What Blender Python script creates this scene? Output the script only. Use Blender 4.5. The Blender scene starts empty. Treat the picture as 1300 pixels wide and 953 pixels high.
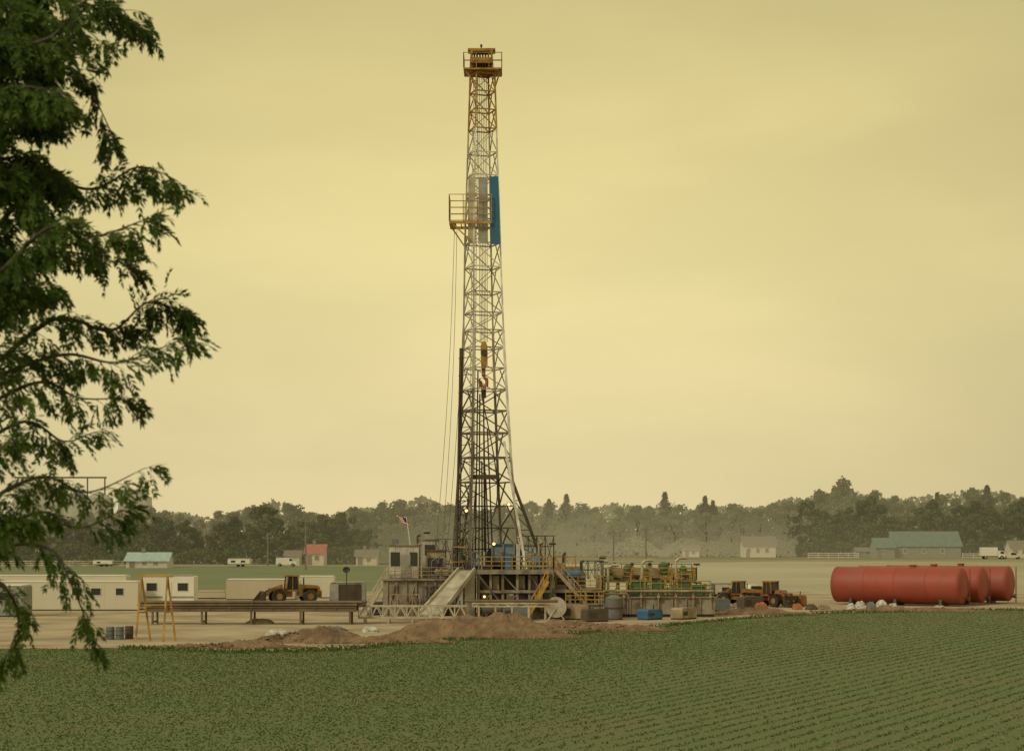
import bpy, math, random
from mathutils import Vector, Matrix, noise
R=math.radians; F=2528.0; H=7.6; HZ=675.0
C=bpy.context.scene.collection
def gx(px,Y): return (px-650)*Y/F
def gz(py,Y): return H-(py-HZ)*Y/F
def gY(py): return F*H/(py-HZ)
def W(px,py,Y): return Vector((gx(px,Y),Y,gz(py,Y)))
def lerp(tab,x):
    if x<=tab[0][0]: return tab[0][1]
    for (a,b),(c,d) in zip(tab,tab[1:]):
        if x<=c: return b+(d-b)*(x-a)/(c-a)
    return tab[-1][1]
# ------------------------------------------------------------------ materials
def mat(name,c,rough=.75,metal=0,var=.2,scale=1.5,dirt=None,amt=.5,dscale=.6,trans=0,emit=0,stripe=None,haze_glow=None):
    m=bpy.data.materials.new(name); m.use_nodes=True; n=m.node_tree.nodes; l=m.node_tree.links
    b=n['Principled BSDF']; b.inputs['Roughness'].default_value=rough; b.inputs['Metallic'].default_value=metal
    g=n.new('ShaderNodeNewGeometry')
    def nz(s,d=4):
        t=n.new('ShaderNodeTexNoise'); t.inputs['Scale'].default_value=s; t.inputs['Detail'].default_value=d
        l.new(g.outputs['Position'],t.inputs['Vector']); return t.outputs[0]
    def mr(src,a,b_,c_,d_):
        t=n.new('ShaderNodeMapRange'); l.new(src,t.inputs[0])
        for i,v in enumerate((a,b_,c_,d_)): t.inputs[i+1].default_value=v
        return t.outputs[0]
    v=mr(nz(scale),.3,.7,1-var,1+var)
    mx=n.new('ShaderNodeMixRGB'); mx.blend_type='MULTIPLY'; mx.inputs[0].default_value=1
    mx.inputs[1].default_value=(*c,1); l.new(v,mx.inputs[2]); out=mx.outputs[0]
    if dirt:
        d=n.new('ShaderNodeMixRGB'); l.new(mr(nz(dscale,6),.45,.68,0,amt),d.inputs[0]); l.new(out,d.inputs[1]); d.inputs[2].default_value=(*dirt,1); out=d.outputs[0]
    if stripe:
        wv=n.new('ShaderNodeTexWave'); wv.inputs['Scale'].default_value=stripe[0]; wv.bands_direction=stripe[1]; wv.inputs['Distortion'].default_value=.2
        l.new(g.outputs['Position'],wv.inputs['Vector'])
        d=n.new('ShaderNodeMixRGB'); d.blend_type='MULTIPLY'; d.inputs[0].default_value=1; l.new(out,d.inputs[1]); l.new(mr(wv.outputs[1],0,1,1-stripe[2],1),d.inputs[2]); out=d.outputs[0]
    l.new(out,b.inputs['Base Color'])
    if emit: b.inputs['Emission Color'].default_value=(*c,1); b.inputs['Emission Strength'].default_value=emit
    last=b.outputs[0]
    if trans:
        tr=n.new('ShaderNodeBsdfTranslucent'); l.new(out,tr.inputs[0]); ms=n.new('ShaderNodeMixShader'); ms.inputs[0].default_value=trans
        l.new(b.outputs[0],ms.inputs[1]); l.new(tr.outputs[0],ms.inputs[2]); last=ms.outputs[0]
        b.inputs['Specular IOR Level'].default_value=.15
    if haze_glow:  # emission mixed into far surfaces imitates airlight; there is no volume
        base,dust=haze_glow; sp=n.new('ShaderNodeSeparateXYZ'); l.new(g.outputs['Position'],sp.inputs[0])  # second value: extra glow imitating a drifting dust cloud
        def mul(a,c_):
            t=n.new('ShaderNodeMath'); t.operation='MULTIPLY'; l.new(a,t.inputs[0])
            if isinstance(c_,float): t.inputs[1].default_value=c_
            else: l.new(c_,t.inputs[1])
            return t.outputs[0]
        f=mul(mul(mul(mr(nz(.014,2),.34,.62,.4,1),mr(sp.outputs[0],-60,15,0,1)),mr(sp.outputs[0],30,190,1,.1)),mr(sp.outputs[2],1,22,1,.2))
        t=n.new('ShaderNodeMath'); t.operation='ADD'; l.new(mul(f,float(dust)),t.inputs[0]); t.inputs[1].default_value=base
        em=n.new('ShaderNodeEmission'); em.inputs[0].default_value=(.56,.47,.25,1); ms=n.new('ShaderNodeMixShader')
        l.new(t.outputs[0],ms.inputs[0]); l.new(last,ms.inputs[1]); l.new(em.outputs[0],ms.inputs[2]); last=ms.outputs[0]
    l.new(last,n['Material Output'].inputs[0])
    return m
RUST=(.15,.075,.035)
M={}
M['yellow']=mat('yellow_paint',(.44,.26,.04),.6,dirt=RUST,amt=.75,dscale=1.2)
M['crownyellow']=mat('rusty_crown_yellow',(.36,.20,.035),.65,dirt=(.10,.05,.02),amt=.75,dscale=1.2)
M['mastgrey']=mat('mast_paint',(.42,.40,.34),.6,dirt=(.16,.125,.09),amt=.8,dscale=.7)
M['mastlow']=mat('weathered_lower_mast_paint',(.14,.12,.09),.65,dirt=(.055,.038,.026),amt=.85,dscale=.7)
M['mastwhite']=mat('white_mast_paint',(.66,.64,.58),.6,dirt=(.25,.2,.14),amt=.6,dscale=.8)
M['darksteel']=mat('dark_steel',(.05,.042,.033),.6,metal=.2,dirt=(.12,.06,.03),amt=.5)
M['cable']=mat('cable_steel',(.12,.10,.08),.7)
M['panelgrey']=mat('grey_panel',(.33,.32,.28),.7,dirt=(.2,.17,.12),stripe=(2.2,'Z',.25))
M['paneltan']=mat('tan_panel',(.52,.46,.34),.7,dirt=(.25,.19,.12),stripe=(2.2,'Z',.25))
M['bluepanel']=mat('blue_panel',(.02,.125,.25),.6,var=.12,dirt=(.04,.11,.16),amt=.5,stripe=(1.6,'Z',.2))
M['blue']=mat('blue_machine_paint',(.025,.14,.30),.5,dirt=(.11,.09,.07),amt=.6,dscale=1.2)
M['bluegrey']=mat('bluegrey_paint',(.13,.155,.16),.55,dirt=RUST,amt=.5)
M['white']=mat('white_paint',(.70,.68,.60),.5,var=.06,scale=.4,dirt=(.52,.48,.39),amt=.3,dscale=.2)
M['dogwhite']=mat('stained_white_panels',(.50,.47,.40),.6,dirt=(.22,.17,.11),amt=.7,dscale=1.0,stripe=(1.6,'X',.15))
M['cream']=mat('cream_siding',(.46,.40,.29),.65,var=.06,scale=.4,dirt=(.36,.31,.22),amt=.3,dscale=.2)
M['creamw']=mat('offwhite_siding',(.58,.54,.44),.65,var=.06,scale=.4,dirt=(.48,.43,.34),amt=.3,dscale=.2)
M['greyhome']=mat('grey_siding',(.27,.28,.25),.65,dirt=(.17,.16,.12),amt=.4,stripe=(1.5,'Z',.15))
M['subgrey']=mat('substructure_steel',(.27,.235,.185),.6,dirt=(.10,.065,.04),amt=.9,dscale=.9)
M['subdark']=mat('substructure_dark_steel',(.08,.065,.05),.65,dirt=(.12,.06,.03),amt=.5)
M['tan']=mat('tan_steel',(.34,.27,.17),.65,dirt=RUST,amt=.65,dscale=1)
M['ramp']=mat('pale_ramp_steel',(.44,.41,.34),.65,dirt=(.22,.18,.12),amt=.6,dscale=.8)
M['green']=mat('green_machine_paint',(.05,.14,.065),.5,dirt=(.11,.09,.05),amt=.6)
M['red']=mat('red_tank_paint',(.31,.060,.038),.6,var=.1,scale=.5,dirt=(.24,.085,.055),amt=.5,dscale=.3)
M['orange']=mat('orange_paint',(.36,.13,.025),.6,dirt=(.12,.06,.03),amt=.7,dscale=1.2)
M['loader']=mat('loader_yellow_paint',(.30,.15,.025),.6,dirt=(.11,.065,.035),amt=.8,dscale=1.2)
M['tyre']=mat('tyre_rubber',(.025,.023,.02),.9,dirt=(.1,.08,.05),amt=.4)
M['glass']=mat('dark_glass',(.03,.035,.035),.15,var=.05)
M['pipe']=mat('dark_brown_pipe',(.17,.125,.08),.6,metal=.3,dirt=(.08,.055,.035),amt=.6,dscale=.3)
M['lattice']=mat('pale_lattice_steel',(.46,.41,.31),.65,dirt=RUST,amt=.55)
M['wood']=mat('weathered_wood',(.12,.10,.065),.85,haze_glow=(.10,0))
M['bark']=mat('bark',(.06,.05,.036),.95,var=.4,scale=6)
M['roofg']=mat('greygreen_roof',(.10,.16,.14),.6,dirt=(.10,.11,.09),stripe=(1,'X',.2),haze_glow=(.14,.1))
M['roofd']=mat('dark_roof_shingles',(.11,.09,.075),.85,haze_glow=(.15,.3))
M['roofb']=mat('pale_blue_roof',(.30,.42,.42),.7,haze_glow=(.08,0))
M['roofr']=mat('red_roof',(.34,.09,.06),.7,haze_glow=(.12,0))
M['wall1']=mat('barn_wall',(.20,.21,.18),.8,stripe=(1,'X',.15),haze_glow=(.14,.1))
M['wall2']=mat('pale_house_wall',(.46,.42,.34),.8,haze_glow=(.15,.3))
M['concrete']=mat('silo_metal',(.30,.30,.25),.6,metal=.2,stripe=(.5,'Z',.2),haze_glow=(.3,0))
M['flagr']=mat('flag_red',(.5,.03,.03),.8); M['flagw']=mat('flag_white',(.75,.73,.68),.8); M['flagb']=mat('flag_blue',(.02,.05,.25),.8)
M['lamp']=mat('lit_lamp',(1,.62,.25),.5,emit=2.2,var=0)
M['bag']=mat('white_wrap',(.5,.5,.45),.6,var=.35,scale=3,dirt=(.25,.22,.16),amt=.6,dscale=2)
M['soil']=mat('brown_soil',(.205,.135,.078),.95,var=.25,scale=1.1,dirt=(.105,.062,.036),amt=.75,dscale=.7)
M['ground']=mat('dry_farmland',(.21,.185,.095),.95,var=.2,scale=.05,dirt=(.14,.14,.065),amt=.7,dscale=.01,haze_glow=(.07,0))
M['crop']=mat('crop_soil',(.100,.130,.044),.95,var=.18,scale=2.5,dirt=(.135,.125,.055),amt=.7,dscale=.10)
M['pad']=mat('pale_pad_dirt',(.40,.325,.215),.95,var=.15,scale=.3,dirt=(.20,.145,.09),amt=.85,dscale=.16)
M['gfield']=mat('green_field_grass',(.095,.135,.045),.95,var=.2,scale=.08,dirt=(.14,.15,.06),amt=.6,dscale=.03,haze_glow=(.08,0))
M['pfield']=mat('pale_tan_green_field',(.26,.235,.12),.95,var=.12,scale=.05,dirt=(.18,.19,.085),amt=.6,dscale=.02,haze_glow=(.10,.35))
M['road']=mat('gravel_road',(.34,.28,.19),.95,var=.1,haze_glow=(.08,.2))
M['leaf']=mat('foreground_leaves',(.070,.122,.026),.6,var=.5,scale=.9,dirt=(.13,.195,.04),amt=.75,dscale=.8,trans=.45)
M['cropleaf']=mat('crop_leaves',(.082,.142,.040),.8,var=.2,scale=.8,dirt=(.12,.155,.055),amt=.6,dscale=.12,trans=.3)
M['straw']=mat('straw_stubble',(.24,.18,.10),.9,var=.3)
M['grass']=mat('low_grass_blades',(.088,.142,.041),.85,var=.15,scale=.5,dirt=(.12,.155,.052),amt=.6,dscale=.08,trans=.35)
M['weed']=mat('bright_weeds',(.09,.14,.04),.85,var=.3,trans=.25)
M['tl']=mat('treeline_leaves',(.070,.094,.032),.9,var=.4,scale=.25,dirt=(.115,.14,.048),amt=.7,dscale=.06,trans=.25,haze_glow=(.080,.16))
M['tm']=mat('haze_glow_treeline_leaves',(.085,.105,.045),.9,var=.35,scale=.2,dirt=(.11,.13,.055),amt=.7,dscale=.05,trans=.25,haze_glow=(.17,.25))  # emission paints distant airlight into the leaves
M['td']=mat('dust_glow_treeline_leaves',(.09,.11,.045),.9,var=.35,scale=.2,dirt=(.12,.14,.06),amt=.7,dscale=.05,trans=.25,haze_glow=(.105,.42))  # paler green plus emission paints airborne dust into the leaves
M['tf']=mat('far_wood_leaves',(.12,.135,.068),.9,var=.2,scale=.1,trans=.1,haze_glow=(.28,.3))  # pale colour and strong emission paint in the distant airlight
M['con']=mat('conifer_needles',(.05,.068,.03),.9,var=.4,scale=.4,haze_glow=(.14,.22))
# ------------------------------------------------------------------ mesh builder
OFF={}
class MB:
    def __init__(s): s.v=[]; s.f=[]; s.m=[]; s.s=[]
    def add(s,vs,fs,mi=0,sm=False):
        o=len(s.v); s.v.extend([tuple(v) for v in vs])
        for f in fs: s.f.append([i+o for i in f]); s.m.append(mi); s.s.append(sm)
        return s
    def box(s,x0,x1,y0,y1,z0,z1,mi=0):
        return s.add([(x0,y0,z0),(x1,y0,z0),(x1,y1,z0),(x0,y1,z0),(x0,y0,z1),(x1,y0,z1),(x1,y1,z1),(x0,y1,z1)],
          [(0,3,2,1),(4,5,6,7),(0,1,5,4),(1,2,6,5),(2,3,7,6),(3,0,4,7)],mi)
    def bar(s,a,b,w,h=None,mi=0):
        a=Vector(a); b=Vector(b); h=h or w; d=(b-a)
        if d.length<1e-5: return s
        d.normalize(); up=Vector((0,0,1)) if abs(d.z)<.95 else Vector((0,1,0))
        x=d.cross(up).normalized()*w/2; y=x.cross(d).normalized()*h/2
        vs=[a-x-y,a+x-y,a+x+y,a-x+y,b-x-y,b+x-y,b+x+y,b-x+y]
        return s.add(vs,[(0,1,2,3),(7,6,5,4),(0,4,5,1),(1,5,6,2),(2,6,7,3),(3,7,4,0)],mi)
    def tube(s,a,b,r,n=8,r2=None,mi=0,cap=True):
        a=Vector(a); b=Vector(b); r2=r if r2 is None else r2; d=(b-a).normalized()
        up=Vector((0,0,1)) if abs(d.z)<.95 else Vector((0,1,0)); x=d.cross(up).normalized(); y=x.cross(d).normalized()
        A=[a+(x*math.cos(t)+y*math.sin(t))*r for t in [2*math.pi*i/n for i in range(n)]]
        B=[b+(x*math.cos(t)+y*math.sin(t))*r2 for t in [2*math.pi*i/n for i in range(n)]]
        s.add(A+B,[(i,(i+1)%n,n+(i+1)%n,n+i) for i in range(n)],mi,True)
        if cap: s.add(A,[tuple(range(n-1,-1,-1))],mi); s.add(B,[tuple(range(n))],mi)
        return s
    def path(s,pts,r,n=6,r2=None,mi=0):
        r2=r if r2 is None else r2; k=len(pts)-1
        for i in range(k): s.tube(pts[i],pts[i+1],r+(r2-r)*i/k,n,r+(r2-r)*(i+1)/k,mi,i in(0,k-1))
        return s
    def prism(s,poly,y0,y1,mi=0):
        n=len(poly); vs=[(x,y0,z) for x,z in poly]+[(x,y1,z) for x,z in poly]
        return s.add(vs,[tuple(range(n)),tuple(range(2*n-1,n-1,-1))]+[(i,i+n,(i+1)%n+n,(i+1)%n) for i in range(n)],mi)
    def lathe_x(s,prof,cz,cy=0,n=28,mi=0):
        vs=[]
        for x,r in prof:
            for i in range(n):
                t=2*math.pi*i/n; vs.append((x,cy+r*math.cos(t),cz+r*math.sin(t)))
        fs=[(j*n+i,j*n+(i+1)%n,(j+1)*n+(i+1)%n,(j+1)*n+i) for j in range(len(prof)-1) for i in range(n)]
        return s.add(vs,fs,mi,True)
    def build(s,name,m,parent=None):
        off=OFF.get(parent.name,Vector((0,0,0))) if parent else Vector((0,0,0))
        me=bpy.data.meshes.new(name); me.from_pydata([(v[0]-off[0],v[1]-off[1],v[2]-off[2]) for v in s.v],[],s.f)
        for x in (m if isinstance(m,(list,tuple)) else [m]): me.materials.append(M[x] if isinstance(x,str) else x)
        me.polygons.foreach_set('material_index',s.m); me.polygons.foreach_set('use_smooth',s.s); me.update()
        o=bpy.data.objects.new(name,me); C.objects.link(o)
        if parent: o.parent=parent; OFF[o.name]=off
        return o
def tag(o,label,cat,group=None,kind=None):
    if label: o['label']=label
    if cat: o['category']=cat
    if group: o['group']=group
    if kind: o['kind']=kind
    return o
def thing(name,label,cat,loc,rz=0,group=None,world=False):
    o=bpy.data.objects.new(name,None); C.objects.link(o); o.location=loc; o.rotation_euler=(0,0,rz); o.empty_display_size=.3
    if world: OFF[o.name]=Vector(loc)
    return tag(o,label,cat,group)
def dup(o,loc,rz=0,label=None,group=None,sc=None):
    def rec(src,par):
        c=src.copy(); C.objects.link(c)
        if par: c.parent=par
        for ch in list(src.children): rec(ch,c)
        return c
    r=rec(o,None); r.location=loc; r.rotation_euler=(0,0,rz)
    if label: r['label']=label
    if group: r['group']=group
    if sc: r.scale=sc
    return r
def struct(name,mb,m): return tag(mb.build(name,m),None,None,None,'structure')
# ------------------------------------------------------------------ ground
rnd=random.Random(5)
g=MB(); g.add([(-3000,-60,0),(3000,-60,0),(3000,6000,0),(-3000,6000,0)],[(0,1,2,3)]); 
go=struct('ground',g,'ground'); go['label']='dry olive farmland stretching to the horizon'
NEAR=[(-400,823),(180,822),(300,827),(440,823),(520,815),(640,808),(700,806),(850,793),(950,784),(1050,778),(1250,774),(1700,772)]
def strip(name,m,pxs,near,far,z,jit=0):
    b=MB(); n=len(pxs)
    for p in pxs:
        yn=near(p); yf=far(p)
        b.v.append((gx(p,yn),yn+jit*rnd.uniform(-1,1),z)); b.v.append((gx(p,yf),yf+jit*rnd.uniform(-1,1),z))
    for i in range(n-1): b.f.append([2*i,2*i+2,2*i+3,2*i+1]); b.m.append(0); b.s.append(False)
    return struct(name,b,m)
def bound(py): return lerp([(772,960),(797,900),(815,840),(863,740),(960,640)],py)
strip('crop_field','crop',list(range(-1400,2700,25)),lambda p:12,lambda p:gY(lerp(NEAR,p)),.02)
strip('drilling_pad','pad',list(range(-900,1800,15)),lambda p:gY(lerp(NEAR,p))-1,lambda p:lerp([(-900,262),(1300,250),(1800,240)],p),.035,.6)
strip('green_field','gfield',list(range(-1800,760,20)),lambda p:246,lambda p:442,.015,2)
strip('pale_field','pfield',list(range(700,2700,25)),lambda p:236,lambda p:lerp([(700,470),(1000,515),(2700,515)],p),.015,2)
strip('gravel_road','road',list(range(-1800,3000,60)),lambda p:lerp([(-600,446),(620,446),(800,520),(3000,528)],p),lambda p:lerp([(-600,453),(620,453),(800,528),(3000,537)],p),.03)
# ------------------------------------------------------------------ crop, grass
def inview(x,y,m=60):
    p=650+x*F/y; return -m<p<1300+m
rnd=random.Random(11)
cm=MB(); 
def blade(b,x,y,h,w,mi,lean=.5):
    a=rnd.uniform(0,6.28); dx=math.cos(a)*w/2; dy=math.sin(a)*w/2; lx=rnd.uniform(-lean,lean)*h; ly=rnd.uniform(-lean,lean)*h
    b.add([(x-dx,y-dy,.02),(x+dx,y+dy,.02),(x+dx*.6+lx*.5,y+dy*.6+ly*.5,.02+h*.7),(x+lx*1.4,y+ly*1.4,.02+h)],[(0,1,2,3)],mi)
u=Vector((math.sin(R(27)),math.cos(R(27)))); nn=Vector((u.y,-u.x))
a=-140
while a<40:
    t=30
    while t<235:
        x=nn.x*a+u.x*t+rnd.gauss(0,.05); y=nn.y*a+u.y*t; t+=rnd.uniform(.15,.30)*(1 if y<130 else 1.4)
        if y<62 or not inview(x,y): continue
        py=HZ+F*H/y; px=650+x*F/y
        if y>gY(lerp(NEAR,px))-1.5 or px<bound(py)+rnd.gauss(0,110): continue
        v=noise.noise(Vector((x*.06,y*.06,0))); gap=lerp([(700,.0),(1300,.2)],px)
        if rnd.random()<gap-v*.35: continue
        for k in range(3): blade(cm,x+rnd.gauss(0,.07),y+rnd.gauss(0,.07),rnd.uniform(.03,.09),.07,0,.9)
        pr=lerp([(820,0),(1300,.75)],px)
        if rnd.random()<pr+v*.3: q=rnd.uniform(.36,.56); blade(cm,x+nn.x*q,y+nn.y*q,rnd.uniform(.01,.04),.16,1,.9)
    a+=.92
tag(cm.build('crop_rows',['cropleaf','straw']),'low green crop seedlings in fine diagonal rows on the right of the foreground field','crop',kind='stuff')
gm=MB(); wm=MB()
for i in range(160000):
    y=math.sqrt(rnd.uniform(62**2,170**2)); x=rnd.uniform(-.27,.2)*y; py=HZ+F*H/y; px=650+x*F/y
    if y>gY(lerp(NEAR,px))-.3 : continue
    if px>bound(py)+rnd.gauss(0,110): continue
    blade(gm,x,y,rnd.uniform(.02,.065),.09,0,.9)
for i in range(4200):
    px=rnd.uniform(150,1350); y=gY(lerp(NEAR,px))+rnd.gauss(0,1.0)-1; x=gx(px,y)
    blade(wm,x,y,rnd.uniform(.06,.28),.12,0,.6)
tag(gm.build('low_grass','grass'),'short smooth green growth covering the left and middle of the foreground field','grass',kind='stuff')
tag(wm.build('weeds','weed'),'scattered weeds along the border between the field and the pad','weeds',kind='stuff')
# ------------------------------------------------------------------ dirt piles
def mound(name,label,px,py,w,d,h,seed):
    Y=gY(py); b=MB(); nx=90; ny=30; cx=gx(px,Y)
    for j in range(ny+1):
        for i in range(nx+1):
            x=(i/nx-.5)*w; y=(j/ny-.5)*d; r=math.sqrt((2*x/w)**2+(2*y/d)**2)
            e=max(0,1-r**1.7)
            k=.65+.7*noise.noise(Vector((x*.25+seed,y*.4,seed)))+.3*noise.noise(Vector((x*.7,y*.7+seed,2)))
            z=h*e**.8*max(.12,k)+ .2*e**.3*(e>0)*noise.noise(Vector((x*2.0,y*2.0,seed)))+ .09*(e>0)*noise.noise(Vector((x*5,y*5,seed)))
            b.v.append((x,y,max(z,0) if e>0 else -.05))
    for j in range(ny):
        for i in range(nx): q=j*(nx+1)+i; b.f.append([q,q+1,q+nx+2,q+nx+1]); b.m.append(0); b.s.append(False)
    rr=random.Random(seed)
    for i in range(200):
        x=rr.uniform(-.55,.55)*w; y=rr.uniform(-.6,.4)*d; s_=rr.uniform(.04,.17)
        r=math.sqrt((2*x/w)**2+(2*y/d)**2); z=h*.55*max(0,1-r**1.7)+.03
        vs=[(x+rr.uniform(-1,1)*.2*s_+dx*s_,y+dy*s_,z+dz*s_*.7) for dx,dy,dz in ((-1,0,0),(0,-1,0),(1,0,0),(0,1,0),(0,0,1),(0,0,-1))]
        b.add(vs,[(0,1,4),(1,2,4),(2,3,4),(3,0,4),(1,0,5),(2,1,5),(3,2,5),(0,3,5)])
    o=b.build(name,'soil'); o.location=(cx,Y,.03); return tag(o,label,'dirt pile')
mound('dirt_pile','largest brown dirt heap in front of the rig base',608,808,14,6,2.15,3)
mound('dirt_pile','low brown dirt ridge trailing right from the largest heap',745,800,13,4,.9,8)
mound('dirt_pile','small brown dirt heap left of the largest heap',392,815,8.5,4.5,1.3,15)
mound('dirt_pile','flat spread of brown dirt between the small and large heaps',490,815,9,4,.6,21)
mound('dirt_pile','low brown soil bank in front of the orange machine',935,780,13,3.5,.8,30)
mound('dirt_pile','low pale soil bank below the red tanks',1150,776,17,3,.5,41)
mound('dirt_pile','narrow dirt bank at the pad edge beside the yellow gantry',290,822,10,2.5,.45,47)
# ------------------------------------------------------------------ derrick
Y0=178.0
def L(px,py,dy=0): return W(px,py,Y0+dy)
def zz(py): return gz(py,Y0)
CX=[(zz(715),617),(zz(440),614),(zz(310),612.5),(zz(60),612.5)]
WD=[(zz(722),4.75),(zz(600),3.75),(zz(440),2.85),(zz(310),2.48),(zz(95),1.72),(zz(60),1.7)]
PH=R(20)
def corner(i,z):
    w=lerp(WD,z)/2; cx=gx(lerp(CX,z),Y0); sx,sy=((-1,-1),(1,-1),(1,1),(-1,1))[i]
    x=sx*w; y=sy*w; return Vector((cx+x*math.cos(PH)-y*math.sin(PH),Y0+x*math.sin(PH)+y*math.cos(PH),z))
dk=thing('derrick','tall tapering lattice drilling mast with rusty yellow crown and blue windbreak panel','drilling derrick',(gx(617,Y0),Y0,zz(722)),world=True)
lv=[722,697,670,642,612,581,550,522,495,468,442,420,398,372,340,310,280,250,224,195,165,141,118,95]
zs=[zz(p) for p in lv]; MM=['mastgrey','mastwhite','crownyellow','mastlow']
for i in range(4):
    b=MB()
    for k in range(len(zs)-1):
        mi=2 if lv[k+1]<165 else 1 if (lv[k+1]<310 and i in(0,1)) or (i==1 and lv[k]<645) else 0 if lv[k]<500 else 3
        b.bar(corner(i,zs[k]),corner(i,zs[k+1]),.23 if lv[k]>440 else .155,mi=mi)
    b.build('mast_leg',MM,dk)
for i in range(4):
    j=(i+1)%4; b=MB()
    for k in range(len(zs)-1):
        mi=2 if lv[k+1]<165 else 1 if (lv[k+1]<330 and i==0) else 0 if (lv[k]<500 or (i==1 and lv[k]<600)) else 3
        wd=.075 if lv[k]<500 else .10
        A,B_,A2,B2=corner(i,zs[k]),corner(j,zs[k]),corner(i,zs[k+1]),corner(j,zs[k+1])
        if not (i==0 and lv[k]>600): b.bar(A,B_,wd+.03,mi=mi)
        if i in(1,3):
            b.bar(A,(B2 if k%2 else A2.lerp(B2,.5)),wd,mi=mi)
            b.bar(B_,(A2 if not k%2 else A2.lerp(B2,.5)),wd,mi=mi)
        elif i==2: b.bar(A,B2,wd*.9,mi=mi); b.bar(B_,A2,wd*.7,mi=mi)
        elif lv[k]<620: b.bar(A if k%2 else B_,B2 if k%2 else A2,wd,mi=mi)
    b.bar(corner(i,zs[-1]),corner(j,zs[-1]),.16,mi=2)
    b.build('bracing',MM,dk)
for (t,bb,dy,mm) in (((646,598),(692,722),2.6,'mastlow'),((600,598),(583,722),3.4,'mastlow'),((640,560),(668,722),-2.6,'mastwhite')):
    b=MB(); A=L(t[0],t[1],dy*.5); B_=L(bb[0],bb[1],dy); b.bar(A,B_,.22)
    for q in (.15,.3,.45,.6,.75,.9):
        p=A.lerp(B_,q); p2=A.lerp(B_,min(1,q+.15)); b.bar(p,corner(1 if t[0]>612 else 3,p.z),.08); b.bar(p2,corner(1 if t[0]>612 else 3,p.z),.06)
    b.build('raking_leg',mm,dk)
def rail(b,pts,h,n=3,w=.06,post=1.2):
    for a,c in zip(pts,pts[1:]):
        a=Vector(a); c=Vector(c)
        for k in range(1,n+1): b.bar(a+Vector((0,0,h*k/n)),c+Vector((0,0,h*k/n)),w)
        m=max(1,int((c-a).length/post))
        for q in range(m+1): p=a.lerp(c,q/m); b.bar(p,p+Vector((0,0,h)),w)
z=zz(93); b=MB(); x0,x1=gx(589,Y0),gx(637,Y0); b.box(x0,x1,Y0-1.5,Y0+1.5,z,z+.14)
b.bar((x0+.1,Y0-1.3,z),corner(0,zz(112)),.1); b.bar((x1-.1,Y0-1.3,z),corner(1,zz(112)),.1)
cp=b.build('crown_platform','crownyellow',dk)
b=MB(); rail(b,[(x0,Y0-1.5,z+.14),(x1,Y0-1.5,z+.14),(x1,Y0+1.5,z+.14),(x0,Y0+1.5,z+.14),(x0,Y0-1.5,z+.14)],1.35,2,.06,.9); b.build('railing','crownyellow',cp)
b=MB(); xa,xb=gx(597,Y0),gx(626,Y0); zt=zz(66)
for yy in (-.7,.7):
    b.bar((xa,Y0+yy,z),(xa+.15,Y0+yy,zt),.16); b.bar((xb,Y0+yy,z),(xb-.15,Y0+yy,zt),.16); b.bar((xa,Y0+yy,zt),(xb,Y0+yy,zt),.18); b.bar((xa,Y0+yy,(z+zt)/2),(xb,Y0+yy,(z+zt)/2),.5)
b.box(xa-.2,xb+.2,Y0-.8,Y0+.8,zt,zt+.14); cb=b.build('crown_frame','crownyellow',dk)
b=MB()
for k in range(6): xk=xa+.3+k*.25; b.tube((xk,Y0,z+.85),(xk+.14,Y0,z+.85),.78,16)
b.tube((xa+.1,Y0,z+.85),(xb-.1,Y0,z+.85),.13,8); b.build('sheave','darksteel',cb)
b=MB(); b.tube((gx(611,Y0),Y0,zt+.12),(gx(611,Y0),Y0,zt+.55),.04); b.tube((gx(611,Y0),Y0,zt+.4),(gx(611,Y0),Y0,zt+.65),.1); b.build('beacon','darksteel',dk)
z=zz(286); x0,x1=gx(571,Y0),gx(624,Y0); b=MB(); ya,yb=Y0-2.0,Y0+1.4
b.box(x0,x1,ya,ya+.18,z-.15,z+.08); b.box(x0,x1,yb-.18,yb,z-.15,z+.08); b.box(x0,x0+.6,ya+.18,yb-.18,z-.1,z+.02)
for k in range(7): xk=x0+1+k*.36; b.box(xk,xk+.08,ya+.18,yb-.18,z-.06,z+.03)
b.bar((x0+.2,ya+.1,z-.1),corner(0,zz(312)),.1); b.bar((x0+.2,yb-.1,z-.1),corner(3,zz(312)),.1)
mp=b.build('racking_platform','yellow',dk)
b=MB(); rail(b,[(x1,ya,z+.08),(x0,ya,z+.08),(x0,yb,z+.08),(x1,yb,z+.08)],2.35,4,.055,.95); b.build('railing','yellow',mp)
for k,(a_,c_,mm,dy) in enumerate(((594,604,'paneltan',-1.55),(607,619.5,'panelgrey',-1.45))):
    b=MB(); b.prism([(gx(a_,Y0+dy),gz(309,Y0+dy)),(gx(c_,Y0+dy),gz(309,Y0+dy)),(gx(c_-.5,Y0+dy),gz(225,Y0+dy)),(gx(a_+.5,Y0+dy),gz(225,Y0+dy))],Y0+dy,Y0+dy+.06)
    o=b.build('windbreak_panel',mm,dk); o['label']='tan windbreak panel' if k==0 else 'grey windbreak panel'
b=MB(); dy=-1.7; b.prism([(gx(623,Y0+dy),gz(310,Y0+dy)),(gx(635,Y0+dy),gz(310,Y0+dy)),(gx(632.5,Y0+dy),gz(224,Y0+dy)),(gx(621.5,Y0+dy),gz(224,Y0+dy))],Y0+dy,Y0+dy+.1)
o=b.build('windbreak_panel','bluepanel',dk); o['label']='blue windbreak panel'
b=MB(); n=80; A=L(598,715,-2.3); B_=L(604,100,-1.05)
for sx in(-.2,.2): b.bar(A+Vector((sx,0,0)),B_+Vector((sx,0,0)),.05)
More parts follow.
